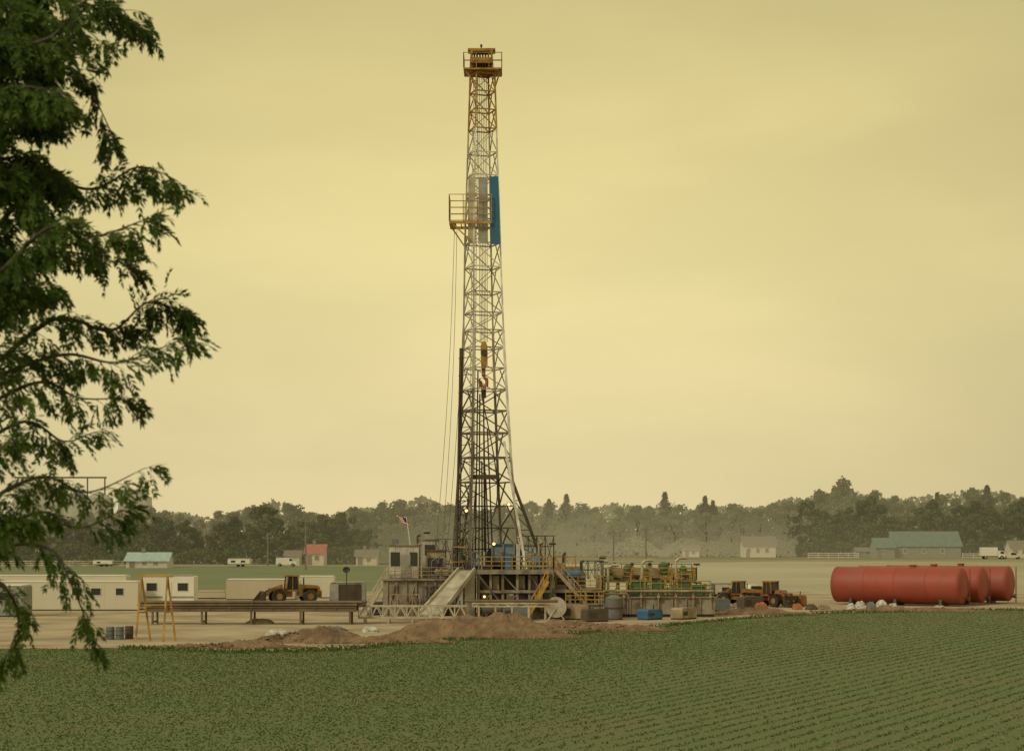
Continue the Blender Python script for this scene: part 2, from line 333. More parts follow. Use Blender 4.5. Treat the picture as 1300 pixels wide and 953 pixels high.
for k in range(n*2): p=A.lerp(B_,k/(2*n)); b.bar(p-Vector((.2,0,0)),p+Vector((.2,0,0)),.03)
b.build('ladder','mastgrey',dk)
z=zz(606)
b=MB(); b.box(gx(598,Y0),gx(634,Y0),Y0+1.6,Y0+2.0,z-.1,z+.3); b.build('cross_beam','darksteel',dk)
b=MB(); b.box(gx(600,Y0),gx(633,Y0),Y0-2.2,Y0-1.6,z-.2,z+.2)
rail(b,[(gx(600,Y0),Y0-2.2,z+.2),(gx(633,Y0),Y0-2.2,z+.2)],.9,2,.05,.8); b.build('stabbing_board','darksteel',dk)
for (px,py,dy) in ((592,648,-2.8),(646,640,-2.4),(627,690,-2.6)):
    b=MB(); p=L(px,py,dy); b.tube(p,p+Vector((0,.35,.08)),.2,12,.12); b.bar(p+Vector((0,.3,0)),p+Vector((.5 if px<610 else -.5,.9,.0)),.05); o=b.build('floodlight','darksteel',dk)
    b=MB(); b.tube(p-Vector((0,.03,0)),p-Vector((0,.012,0)),.13,12); b.build('lens','lamp',o)
b=MB(); b.tube(L(579.5,722,-3),L(585,442,-2.0),.12,8); b.tube(L(583,722,-3.1),L(587.5,442,-2.0),.07,8)
for q in range(12):
    py=455+q*22; b.bar(L(582,py,-2.6),corner(0,gz(py,Y0)),.06)
b.build('standpipe','darksteel',dk)
for k in range(8):
    b=MB(); px=594+k*4.6; b.tube(L(px,722,-.6+.35*(k%3)),L(602+k*2.4,[560,610,470,500,585,520,600,545][k],-.4+.25*(k%3)),.065,8)
    tag(b.build('drill_pipe_stand','darksteel'),'dark drill pipe stand racked upright inside the derrick','drill pipe','racked drill pipe stands')
t=thing('travelling_block','yellow travelling block with hook hanging inside the derrick','pulley block',L(614,495,-.9),world=True)
yb_=-1.3
P=lambda px,py,dy=yb_: L(px,py,dy)
b=MB(); b.prism([(P(610,440).x,P(0,440).z),(P(612,434).x,P(0,434).z),(P(617,434).x,P(0,434).z),(P(619,440).x,P(0,440).z),(P(619,462).x,P(0,462).z),(P(616,468).x,P(0,468).z),(P(611,468).x,P(0,468).z)],Y0+yb_-.35,Y0+yb_+.35); b.build('block_housing','crownyellow',t)
b=MB(); b.tube(P(614.5,448)-Vector((0,.45,0)),P(614.5,448)+Vector((0,.45,0)),.3,14); b.build('sheave','darksteel',t)
b=MB(); b.tube(P(614,468),P(614,478),.17,8); pts=[P(614+4.2*math.sin(q),485-6*math.cos(q)) for q in [x*.5 for x in range(0,11)]]; b.path(pts,.15,8); b.bar(P(609,480),P(609,492),.12); b.bar(P(619,480),P(619,492),.12); b.build('hook','orange',t)
b=MB(); b.tube(P(614,492),P(614,505),.22,10); b.tube(P(614,505),P(615,700),.065,8); b.build('kelly','darksteel',t)
b=MB()
for k in range(6): q=.16*(k-2.5); b.tube(Vector((P(614.3,434).x+q*.8,Y0+yb_,P(0,434).z)),Vector((gx(612,Y0)+q,Y0-.55,zz(90))),.026,5)
tag(b.build('drilling_line','cable'),'bundle of steel cables running from the crown down to the travelling block','cable')
def rh(x): return L(612+26*math.sin(math.pi*x)*.9-8*x,505+170*x+40*math.sin(math.pi*x),-2.0)
b=MB(); b.path([rh(q/12) for q in range(13)],.055,6); tag(b.build('rotary_hose','darksteel'),'black hose looping down beside the kelly to the rig floor','hose')
for k,(a_,c_) in enumerate((((577,290),(553,700)),((580,292),(561,700)),((592,300),(567,700)))):
    b=MB(); A=L(*a_,-1.8); B_=L(*c_,-4); pts=[A.lerp(B_,q/8)+Vector((.25*math.sin(math.pi*q/8),0,0)) for q in range(9)]; b.path(pts,.022,5)
    tag(b.build('guy_cable','cable'),'thin steel cable slanting down left from the racking platform','cable','thin cables left of the derrick')
# ------------------------------------------------------------------ substructure
def Xr(px,dy=0): return gx(px,Y0+dy)
sb=thing('rig_substructure','grey steel box base carrying the rig floor and derrick','rig base',(Xr(640),Y0,0),world=True)
zf=zz(722)
b=MB(); b.box(Xr(604),Xr(702),Y0-5,Y0+5,zf-.35,zf); fl=b.build('rig_floor','subgrey',sb)
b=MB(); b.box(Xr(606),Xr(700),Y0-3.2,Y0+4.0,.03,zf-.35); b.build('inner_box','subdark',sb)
b=MB()
for px in (607,622,637,655,670,685,697): b.box(Xr(px),Xr(px)+.22,Y0-4.55,Y0-4.25,.5,zf-.35)
b.box(Xr(604),Xr(702),Y0-4.8,Y0-4.0,0.03,.5); b.box(Xr(606),Xr(700),Y0-4.7,Y0-4.55,2.3,2.55); b.box(Xr(606),Xr(700),Y0-4.7,Y0-4.55,1.3,1.42)
for a_,c_ in ((607,622),(637,655),(670,685),(685,697)): b.bar((Xr(a_)+.1,Y0-4.45,.5),(Xr(c_)+.1,Y0-4.45,2.3),.1); b.bar((Xr(c_)+.1,Y0-4.4,2.5),(Xr(a_)+.1,Y0-4.4,zf-.4),.1)
b.build('base_frame','subgrey',sb)
for px,w_,z0,z1,mm in ((612,8,.6,2.2,'subgrey'),(643,9,.6,2.2,'ramp'),(674,8,2.6,3.8,'subgrey'),(626,8,2.6,3.8,'tan'),(690,7,.6,2.2,'bluegrey'),(657,9,2.6,3.8,'subgrey')):
    b=MB(); b.box(Xr(px),Xr(px+w_),Y0-4.1,Y0-3.2,z0,z1); b.build('side_panel',mm,sb)
b=MB(); b.box(Xr(701),Xr(762),Y0-4,Y0+4,2.3,2.6)
for px in (703,722,742,760): b.box(Xr(px)-.12,Xr(px)+.12,Y0-3.8,Y0-3.5,.03,2.3); b.box(Xr(px)-.12,Xr(px)+.12,Y0+3.5,Y0+3.8,.03,2.3)
for px in (703,722,742): b.bar((Xr(px),Y0-3.65,.2),(Xr(px+19),Y0-3.65,2.2),.12); b.bar((Xr(px+19),Y0-3.6,.2),(Xr(px),Y0-3.6,2.2),.08)
b.build('side_deck','subgrey',sb)
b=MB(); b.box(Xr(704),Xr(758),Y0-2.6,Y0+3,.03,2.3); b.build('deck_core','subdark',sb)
b=MB(); b.box(Xr(490),Xr(603.5),Y0-4,Y0+4,.03,zz(735)); 
for px in range(494,600,12): b.box(Xr(px),Xr(px)+.14,Y0-4.14,Y0-4,.05,zz(736))
for px in range(494,590,24): b.bar((Xr(px),Y0-4.1,.2),(Xr(px+12),Y0-4.1,zz(738)),.09)
b.box(Xr(489),Xr(603.5),Y0-4.3,Y0+4.2,zz(735),zz(733)); b.build('lower_box','subgrey',sb)
b=MB(); b.bar(L(606,728,-4.9),L(640,770,-4.9),.16); b.bar(L(700,728,-4.9),L(664,770,-4.9),.16); b.bar(L(638,770,-4.9),L(666,770,-4.9),.16); b.build('cross_brace','mastlow',sb)
b=MB(); rail(b,[(Xr(612),Y0-4.9,zf),(Xr(701),Y0-4.9,zf),(Xr(701),Y0+4.9,zf)],1.15,3,.07,.8); b.build('floor_railing','yellow',sb)
b=MB(); rail(b,[(Xr(702),Y0-3.9,2.6),(Xr(762),Y0-3.9,2.6),(Xr(762),Y0+3.9,2.6)],1.1,3,.06,.9); b.build('deck_railing','yellow',sb)
b=MB(); rail(b,[(Xr(490),Y0-4.2,zz(733)),(Xr(590),Y0-4.2,zz(733))],1.0,3,.05,.9); b.build('lower_railing','tan',sb)
b=MB(); b.tube(L(615,757,-4.95),L(615,757,-4.75),.11,12); b.build('wall_lamp','lamp',sb)
def stairs(label,a,c,w,mt,n=14):
    a=Vector(a); c=Vector(c); t=thing('staircase',label,'stairs',(a.x,a.y,max(a.z,0)),world=True); d=Vector((0,w,0))
    for s_ in (0,1):
        b=MB(); b.bar(a+d*s_,c+d*s_,.1,.3); b.build('stringer',mt,t)
        b=MB(); e=Vector((0,0,1.0)); b.bar(a+d*s_+e,c+d*s_+e,.07); b.bar(a+d*s_+e*.5,c+d*s_+e*.5,.05)
        for q in range(6): p=a.lerp(c,q/5)+d*s_; b.bar(p,p+e,.06)
        b.build('handrail',mt,t)
    for q in range(n): b=MB(); p=a.lerp(c,(q+.5)/n); b.box(p.x-.14,p.x+.14,p.y+.06,p.y+w-.06,p.z-.02,p.z+.02); b.build('tread',mt,t)
stairs('pale metal staircase rising right to the doghouse',(Xr(464),Y0-3.4,.05),(Xr(494),Y0-3.4,zz(733)),1.1,'lattice')
stairs('yellow staircase in front of the substructure leading down from the rig floor',(Xr(668),Y0-6.4,.05),(Xr(694),Y0-6.4,zz(735)),1.1,'yellow')
stairs('long brown staircase descending right from the rig floor to the side deck',(Xr(742),Y0-5.1,1.2),(Xr(704),Y0-5.1,zf),1.0,'tan')
t=thing('pipe_ramp','wide pale grey sloping steel ramp running down left from the rig floor','ramp',(Xr(560),Y0-9,0),world=True)
b=MB(); p1=Vector((Xr(604),Y0-5.1,zf)); p2=Vector((Xr(584),Y0-5.1,zf)); p3=Vector((Xr(528,-11),Y0-11,.4)); p4=Vector((Xr(556,-11),Y0-11,.4)); dn=Vector((0,0,-.3))
b.add([p1,p2,p3,p4,p1+dn,p2+dn,p3+dn,p4+dn],[(0,1,2,3),(7,6,5,4),(0,4,5,1),(1,5,6,2),(2,6,7,3),(3,7,4,0)]); b.build('ramp_plate','ramp',t)
for u_,v_ in ((p1,p4),(p2,p3)): b=MB(); b.bar(u_+Vector((0,0,.1)),v_+Vector((0,0,.1)),.14,.3); b.build('side_rail','lattice',t)
for q in (.3,.6): 
    for (u_,v_) in ((p1,p4),(p2,p3)): b=MB(); p=u_.lerp(v_,q); b.bar(p+dn,(p.x,p.y,.03),.18); b.build('leg','subdark',t)
b=MB(); b.prism([(Xr(572),.03),(Xr(604),.03),(Xr(604),zz(728)),(Xr(599),zz(728))],Y0-4.95,Y0-4.7); tag(b.build('wedge_plate','ramp'),'triangular pale grey steel plate standing against the base behind the pipe ramp','steel plate')
def cabin(name,label,cat,px0,px1,pyt,zb,dy,d,m,roofm,wins,door=None):
    t=thing(name,label,cat,((Xr(px0)+Xr(px1))/2,Y0+dy,zb),world=True); x0,x1=Xr(px0),Xr(px1); zt=zz(pyt); y=Y0+dy
    b=MB(); b.box(x0,x1,y,y+d,zb,zt); 
    for k in range(1,5): xx=x0+(x1-x0)*k/5; b.box(xx-.03,xx+.03,y-.03,y,zb,zt)
    b.build('wall',m,t); b=MB(); b.box(x0-.12,x1+.12,y-.15,y+d+.12,zt,zt+.12); b.build('roof',roofm,t)
    for (a_,c_,e,f) in wins:
        xa,xb=x0+(x1-x0)*a_,x0+(x1-x0)*c_; za,zb_=zb+(zt-zb)*e,zb+(zt-zb)*f
        b=MB(); b.box(xa-.06,xb+.06,y-.05,y,za-.06,zb_+.06); o=b.build('window','darksteel',t); b=MB(); b.box(xa,xb,y-.07,y-.05,za,zb_); b.build('pane','glass',o)
    if door:
        xa=x0+(x1-x0)*door; b=MB(); b.box(xa,xa+.85,y-.06,y,zb+.08,zb+2.05); o=b.build('door','panelgrey',t); b=MB(); b.box(xa+.68,xa+.76,y-.1,y-.06,zb+1,zb+1.12); b.build('handle','darksteel',o)
    return t
zb=zz(732.5)
t=cabin('doghouse','stained off-white doghouse cabin with dark windows on the left of the rig base','cabin',497,534,692,zb,-3.6,3.3,'dogwhite','subgrey',[(.08,.34,.4,.78),(.72,.93,.4,.78)],.42)
b=MB(); b.box(Xr(500),Xr(508),Y0-3.0,Y0-2.2,zz(690),zz(684)); b.build('roof_unit','bluegrey',t)
b=MB(); b.path([L(530,690,-2.5),L(530,680,-2.5),L(534,679,-2.5)],.08,7); b.build('vent_pipe','darksteel',t)
cabin('tool_cabin','tan tool cabin with dark opening between the doghouse and derrick','cabin',543,566,699,zb,-2.6,3,'tan','subdark',[(.12,.85,.12,.72)])
cabin('control_cabin','small off-white control cabin beside the left foot of the derrick','cabin',535,556,685,zb,1.6,2.6,'dogwhite','subgrey',[(.2,.7,.6,.85)])
t=thing('mud_gas_separator','dark upright vessel with yellow frame at the left foot of the derrick','vessel',(Xr(583),Y0-2.5,zb),world=True)
b=MB(); b.tube(L(583,731,-2.5),L(583,705,-2.5),.5,14); b.tube(L(583,705,-2.5),L(583,700,-2.5),.5,14,.15); b.build('vessel_body','bluegrey',t)
b=MB()
for px in(574,592): b.bar(L(px,732,-3.1),L(px,694,-3.1),.1); b.bar(L(px,732,-1.9),L(px,694,-1.9),.1); b.bar(L(px,694,-3.1),L(px,694,-1.9),.1)
b.bar(L(574,694,-3.1),L(592,694,-3.1),.1); b.bar(L(574,713,-3.1),L(592,713,-3.1),.08); b.bar(L(574,732,-3.15),L(592,713,-3.15),.06); b.build('frame','yellow',t)
def scaffold(label,px0,px1,py0,py1,dy,d,m,nx=3,nz=2,w=.08):
    x0,x1=Xr(px0),Xr(px1); z0,z1=zz(py0),zz(py1); t=thing('steel_scaffold',label,'scaffold',((x0+x1)/2,Y0+dy,z0),world=True)
    for k,y in enumerate((Y0+dy,Y0+dy+d)):
        b=MB()
        for i in range(nx+1):
            x=x0+(x1-x0)*i/nx; b.bar((x,y,z0),(x,y,z1),w)
            if i<nx: xn=x0+(x1-x0)*(i+1)/nx; b.bar((x,y,z0 if (i+k)%2 else z1),(xn,y,z1 if (i+k)%2 else z0),w*.7)
        for j in range(1,nz+1): z=z0+(z1-z0)*j/nz; b.bar((x0,y,z),(x1,y,z),w)
        b.build('side_frame',m,t)
    for x in(x0,x1): b=MB(); b.bar((x,Y0+dy,z1),(x,Y0+dy+d,z1),w); b.build('tie_bar',m,t)
scaffold('tall brown steel pipe scaffold on the deck behind the tool cabin',552,603,732,684,1.2,1.5,'mastlow',4,3)
scaffold('yellow braced steel scaffold over the engine on the side deck',704,730,735,706,-2.6,2.2,'yellow',2,2,.07)
scaffold('dark braced scaffold at the back right of the rig floor',660,704,721,680,3.2,1.2,'mastlow',4,3)
scaffold('dark braced scaffold under the left foot of the derrick',584,612,732,700,-3.6,1.0,'mastlow',3,3)
scaffold('tan low scaffold standing before the lower box beside the catwalk',500,536,779,752,-5.5,.8,'tan',4,1,.07)
scaffold('dark scaffold in front of the lower box left of the pipe ramp',540,572,779,742,-4.9,.7,'mastlow',4,3,.07)
scaffold('blue grey scaffold around the machinery at the outer end of the side deck',738,766,735,712,.5,2.5,'bluegrey',3,2,.07)
def htank(label,pa,pb,py,dy,r,m,zlow):
    t=thing('horizontal_tank',label,'tank',L((pa+pb)/2,py,dy),world=True); a=L(pa,py,dy); c=L(pb,py,dy); e=Vector((.25,0,0))
    b=MB(); b.tube(a+e,c-e,r,16); b.tube(a,a+e,r*.6,16,r); b.tube(c-e,c,r,16,r*.6); b.build('shell',m,t)
    for q in(.2,.8): p=a.lerp(c,q); b=MB(); b.box(p.x-.1,p.x+.1,p.y-r*.8,p.y+r*.8,zlow,p.z-r*.6); b.build('saddle','subdark',t)
htank('small tan horizontal air tank on the deck in front of the tool cabin',552,572,726,-3.8,.35,'tan',zz(733))
htank('blue horizontal air tank on the side deck front edge',716,738,729,-3.3,.35,'blue',2.6)
htank('dark horizontal tank lying at the ground before the rig base',612,640,774,-6.5,.45,'subdark',.03)
b=MB()
for k,(px,pt) in enumerate(((548,712),(557,706),(563,714),(599,702),(603,710))): b.path([L(px,732,-4.0),L(px,pt,-4.0),L(px+5,pt-3,-4.0),L(px+9,pt+3,-4.0),L(px+9,732,-4.0)],.06,6)
b.path([L(545,729.5,-4.05),L(614,729.5,-4.05)],.06,6); tag(b.build('standpipe_manifold','bluegrey'),'bent blue grey pipes along the front edge of the deck left of the derrick','pipework')
b=MB()
for k,px in enumerate((667,673,680,690,696)): b.path([L(px,721,-3.8),L(px,702+k*2,-3.8),L(px+4,700+k*2,-3.8),L(px+5,721,-3.8)],.05,6)
b.path([L(664,719,-3.85),L(701,719,-3.85)],.06,6); tag(b.build('floor_pipework','tan'),'bent tan pipes on the rig floor right of the drawworks','pipework')
t=thing('flag_pole','thin pole with drooping stars and stripes flag above the doghouse','flag',L(521,692,-2),world=True)
b=MB(); b.tube(L(521,692,-2),L(516,656,-2),.05,6,.03); b.build('pole','white',t)
b=MB(); A=L(516.3,658,-2)
for i in range(6):
    for k in range(7):
        def q(i_,k_): return (A.x-i_*.13+k_*.05, A.y+.12*math.sin(i_*1.3), A.z+i_*.05-k_*.10)
        b.add([q(i,k),q(i+1,k),q(i+1,k+1),q(i,k+1)],[(0,1,2,3)],2 if (i<3 and k<4) else k%2)
b.build('flag_cloth',['flagr','flagw','flagb'],t)
t=thing('drawworks','blue drawworks winch housing on the rig floor beneath the derrick','winch',(Xr(640),Y0+1,zf),world=True)
b=MB(); b.prism([(Xr(618),zf+.1),(Xr(664),zf+.1),(Xr(664),zz(700)),(Xr(656),zz(690)),(Xr(628),zz(690)),(Xr(618),zz(700))],Y0+.2,Y0+3); b.build('housing','blue',t)
b=MB(); b.tube(L(624,706,-.6),L(652,706,-.6),.85,18); 
for px in(624,638,652): b.tube(L(px,706,-.6),L(px+1.5,706,-.6),1.1,20)
b.build('drum','bluegrey',t)
b=MB(); b.box(Xr(655),Xr(660),Y0-2,Y0-.5,zf+.01,zz(690)); b.build('brake_cabinet','dogwhite',t)
b=MB(); b.box(Xr(641),Xr(649),Y0-2.4,Y0-1.4,zf+.01,zz(702)); b.build('control_cabinet','blue',t)
b=MB(); b.tube(L(672,714,-1.8),L(686,714,-1.8),.5,14); b.tube(L(676,712,-1.8),L(676,696,-1.8),.1,8); b.build('motor','blue',t)
b=MB(); b.path([L(684,712,-1),L(684,690,-1),L(690,688,-1)],.1,8); b.build('exhaust_pipe','tan',t)
t=thing('rotary_table','dark round rotary table under the kelly on the rig floor','rotary table',(Xr(615),Y0-1.3,zf),world=True)
b=MB(); b.tube((Xr(615),Y0-1.3,zf+.005),(Xr(615),Y0-1.3,zf+.35),.9,20,.8); b.build('table','darksteel',t)
for k,(px,w_,py,mm,lb) in enumerate(((712,14,714,'tan','tan engine housing on the side deck nearest the derrick'),(735,16,724,'bluegrey','blue grey engine housing on the outer side deck'),(682,16,702,'subgrey','grey brown engine housing on the rig floor right of the drawworks'))):
    zb_=2.61 if px>700 else zf+.01; t=thing('engine_housing',lb,'engine',(Xr(px),Y0,zb_),world=True); dd=0 if px>700 else 2.5
    b=MB(); b.prism([(Xr(px-w_/2),zb_),(Xr(px+w_/2),zb_),(Xr(px+w_/2),zz(py+4)),(Xr(px+w_/2-3),zz(py)),(Xr(px-w_/2+3),zz(py)),(Xr(px-w_/2),zz(py+4))],Y0-1.5+dd,Y0+1.8+dd-1); b.build('hood',mm,t)
    b=MB(); b.box(Xr(px-w_/2+2),Xr(px+w_/2-2),Y0-1.56+dd,Y0-1.5+dd,zb_+.3,zb_+.9); b.build('grille','darksteel',t)
    b=MB(); b.path([L(px+3,py,dd-.5),L(px+3,py-10,dd-.5),L(px+6,py-13,dd-.5)],.1,8); b.build('exhaust_pipe','darksteel',t)
t=thing('hose_reel','tan round hose reel standing in front of the side deck','reel',(Xr(706,-7),Y0-7,0),world=True)
c=Vector((Xr(706,-7),Y0-7,1.15))
for e in(-.45,.37): b=MB(); b.tube(c+Vector((0,e,0)),c+Vector((0,e+.08,0)),.88,24); b.build('flange','ramp',t)
b=MB(); b.tube(c+Vector((0,-.37,0)),c+Vector((0,.37,0)),.6,18); b.build('hose_coil','darksteel',t)
b=MB(); b.tube(c+Vector((0,-.5,0)),c+Vector((0,.5,0)),.12,10)
for sy in(-.5,.5): b.bar(c+Vector((0,sy,0)),(c.x-.7,c.y+sy,.05),.1); b.bar(c+Vector((0,sy,0)),(c.x+.7,c.y+sy,.05),.1)
b.build('stand','lattice',t)
c=Vector((Xr(779,-6),Y0-6,0)); t=thing('vertical_tank','blue grey upright cylinder tank in front of the mud tanks','tank',c,world=True)
b=MB(); b.tube(c+Vector((0,0,.15)),c+Vector((0,0,1.9)),.75,20); b.tube(c+Vector((0,0,1.9)),c+Vector((0,0,2.15)),.75,20,.3); b.build('shell','bluegrey',t)
for e in(.04,1.0): b=MB(); b.tube(c+Vector((0,0,e)),c+Vector((0,0,e+.11)),.8,20); b.build('band','darksteel',t)
# ------------------------------------------------------------------ mud tanks
def mudtank(label,px0,px1,dy,d,top,m,railm):
    t=thing('mud_tank',label,'tank',((Xr(px0)+Xr(px1))/2,Y0+dy,0),world=True,group='open steel mud tanks right of the rig'); x0,x1=Xr(px0),Xr(px1); y=Y0+dy
    b=MB(); b.box(x0,x1,y,y+d,.3,top); n=int((x1-x0)/1.1)
    for k in range(n+1): xx=x0+(x1-x0-.14)*k/n; b.box(xx,xx+.14,y-.13,y,.3,top-.05)
    b.box(x0-.1,x1+.1,y-.16,y+d+.1,top,top+.1); b.build('tank_body',m,t)
    for e in(.2,d-.6): b=MB(); b.box(x0,x1,y+e,y+e+.4,.03,.3); b.build('skid','subdark',t)
    b=MB(); rail(b,[(x0,y,top+.1),(x1,y,top+.1),(x1,y+d,top+.1)],1.05,3,.07,.8); b.build('railing',railm,t); return t
mudtank('long grey brown mud tank with green railing under the pump units',798,906,-1,3.2,1.75,'subgrey','green')
mudtank('shorter grey mud tank with yellow railing next to the side deck',766,797,-1,3.2,2.0,'subgrey','yellow')
mudtank('low grey mud tank standing in front between reel and pumps',716,764,-5.5,2.4,1.3,'subgrey','yellow')
def pump():
    t=thing('pump_unit','','pump',(0,0,0),group='pump units on the mud tanks')
    b=MB(); b.box(-1.4,1.4,-.8,.8,0,.15); b.build('skid','subdark',t)
    b=MB(); b.prism([(-1.2,.15),(.4,.15),(.4,1.15),(.2,1.4),(-1.0,1.4),(-1.2,1.15)],-.6,.6); b.build('engine','green',t)
    b=MB(); b.box(.45,.75,-.7,.7,.15,1.6); b.build('radiator','yellow',t)
    b=MB(); b.tube((-.6,0,1.4),(-.6,0,1.65),.08); b.tube((-1.0,0,1.7),(.1,0,1.7),.1,10); b.build('muffler','darksteel',t)
    b=MB(); b.tube((1.1,-.5,.5),(1.1,.5,.5),.35,14); b.build('pulley','tan',t)
    b=MB()
    for x in(-1.3,0,1.3):
        for y in(-.75,.75): b.bar((x,y,.1),(x,y,1.9),.08)
        b.bar((x,-.75,1.9),(x,.75,1.9),.08)
    for y in(-.75,.75):
        for z in (.7,1.3,1.9): b.bar((-1.3,y,z),(1.3,y,z),.06)
    b.build('guard_frame','yellow',t)
    return t
pu=pump()
spots=[(812,1.2,1.9,'green pump unit, first on the long mud tank nearest the rig'),(838,1.2,1.9,'green pump unit, second along the long mud tank'),(864,1.2,1.9,'green pump unit, third along the long mud tank'),(889,1.2,1.9,'green pump unit, last on the right end of the long mud tank')]
for k,(px,dy,zt,lb) in enumerate(spots):
    loc=(Xr(px,dy),Y0+dy-.5,zt-.04)
    if k==0: pu.location=loc; pu['label']=lb; pu.scale=(.66,.8,1.05)
    else: dup(pu,loc,0 if k%2 else math.pi,lb,sc=(.66,.8,[1,.9,1.05,.7][k]))
t=thing('shaker_deck','raised green and yellow shaker platform behind the pump units','platform',(Xr(815),Y0+4,0),world=True)
zd=zz(737); b=MB(); b.box(Xr(768),Xr(888),Y0+3,Y0+7,zd-.25,zd)
for px in range(770,888,18): b.bar((Xr(px),Y0+3.2,.03),(Xr(px),Y0+3.2,zd-.2),.15); b.bar((Xr(px),Y0+6.8,.03),(Xr(px),Y0+6.8,zd-.2),.15); b.bar((Xr(px),Y0+3.2,.1),(Xr(px+17),Y0+3.2,zd-.3),.08)
b.build('deck','green',t)
b=MB(); rail(b,[(Xr(768),Y0+3.05,zd),(Xr(888),Y0+3.05,zd),(Xr(888),Y0+6.9,zd)],1.1,3,.08,.8); b.build('front_railing','yellow',t)
b=MB(); rail(b,[(Xr(768),Y0+3.1,zd),(Xr(768),Y0+6.9,zd),(Xr(887),Y0+6.9,zd)],1.4,3,.07,.9); b.build('back_railing','green',t)
b=MB(); b.box(Xr(790),Xr(886),Y0+5.9,Y0+6.6,zd,zd+.8); b.build('mud_trough','green',t)
def motor():
    t=thing('agitator_motor','','motor',(0,0,0),group='agitator motors on the shaker platform')
    b=MB(); b.tube((0,0,.3),(0,0,.95),.3,12); b.tube((0,0,.95),(0,0,1.1),.3,12,.1); b.build('motor_body','green',t)
    b=MB(); b.box(-.45,.45,-.4,.4,0,.3); b.build('gearbox','tan',t); b=MB(); b.tube((.26,0,.55),(.45,0,.55),.1,8); b.build('junction_box','darksteel',t); return t
mo=motor(); mo.location=(Xr(775),Y0+4,zd); mo['label']='green agitator motor at the left end of the shaker platform'
for k,(px,dy,sc_) in enumerate(((800,3.7,1.3),(823,3.7,1.0),(846,3.7,1.5),(872,3.8,1.2))): dup(mo,(Xr(px),Y0+dy,zd),k,'%s agitator motor on the shaker platform, counted after the one at its left end'%['second','third','fourth','fifth'][k],sc=(sc_,sc_,sc_))
def shaker():
    t=thing('shale_shaker','','shale shaker',(0,0,0),group='shale shakers on the platform')
    b=MB(); b.prism([(-.6,.2),(.7,.2),(.6,.85),(-.65,1.4)],-.5,.5); b.build('screen_box','tan',t); b=MB(); b.tube((-.3,-.55,1.4),(-.3,.55,1.4),.16,10); b.build('vibrator','darksteel',t)
    b=MB(); b.box(-.7,.75,-.55,.55,0,.2); b.build('skid','subdark',t); return t
sh=shaker(); sh.location=(Xr(788),Y0+5.1,zd); sh['label']='tan shale shaker, leftmost on the raised platform'
for k,px in enumerate((811,834,858)): dup(sh,(Xr(px),Y0+5.1,zd),0,'tan shale shaker, %s from the left on the raised platform'%['second','third','fourth'][k])
b=MB(); b.path([L(766,750,-1.3),L(905,750,-1.3)],.1,8)
for px in range(770,905,22): b.path([L(px,770,-1.25),L(px,750,-1.25)],.06,7); b.tube(L(px,757,-1.45),L(px,757,-1.2),.14,10)
tag(b.build('pipe_manifold','tan'),'tan pipe manifold with valves running along the front of the mud tanks','pipework')
for k,(px,py,lb) in enumerate(((758,712,'bent pale vent stack nearest the side deck'),(772,717,'bent pale vent stack second from the side deck'),(858,708,'bent pale vent stack above the right pump units'),(815,711,'bent pale vent stack above the left pump units'))):
    b=MB(); p=L(px,755,2); q=L(px,py,2); b.path([Vector((p.x,p.y,.03)),q-Vector((0,0,.3)),q+Vector((.35,0,0)),q+Vector((1.0,0,-.02))],.12,8)
    tag(b.build('vent_stack','lattice'),lb,'vent pipe')
def lightpole(lb,px,dy,zb_,py):
    t=thing('light_pole',lb,'light',(Xr(px),Y0+dy,zb_),world=True); b=MB(); p=Vector((Xr(px),Y0+dy,zb_)); q=Vector((Xr(px),Y0+dy,gz(py,Y0+dy))); b.tube(p,q,.045,6); b.build('pole','mastgrey',t)
    b=MB(); b.tube(q+Vector((-.3,-.05,0)),q+Vector((.3,-.05,0)),.09,8); b.build('lamp_head','darksteel',t)
lightpole('thin light pole at the right corner of the rig floor',700,-4.5,zf,690); lightpole('thin light pole at the left end of the shaker platform',767,3.4,zd,708)
lightpole('thin light pole at the right end of the shaker platform',889,3.4,zd,716); lightpole('thin light pole behind the doghouse',540,3.5,zb,676); lightpole('thin light pole on the outer edge of the side deck',760,-3.5,2.6,712)
b=MB(); rr=random.Random(2)
for k in range(9):
    p=Vector((Xr(702+k*6),Y0-4.6-rr.random(),.1)); pts=[p+Vector((i*.35,math.sin(i+k)*.3,(.05 if i in(0,7) else .05+abs(math.sin(i*.5+k))*.35))) for i in range(8)]; b.path(pts,.06,6)
tag(b.build('hose_tangle','darksteel'),'tangle of black hoses lying on the ground before the side deck','hose')
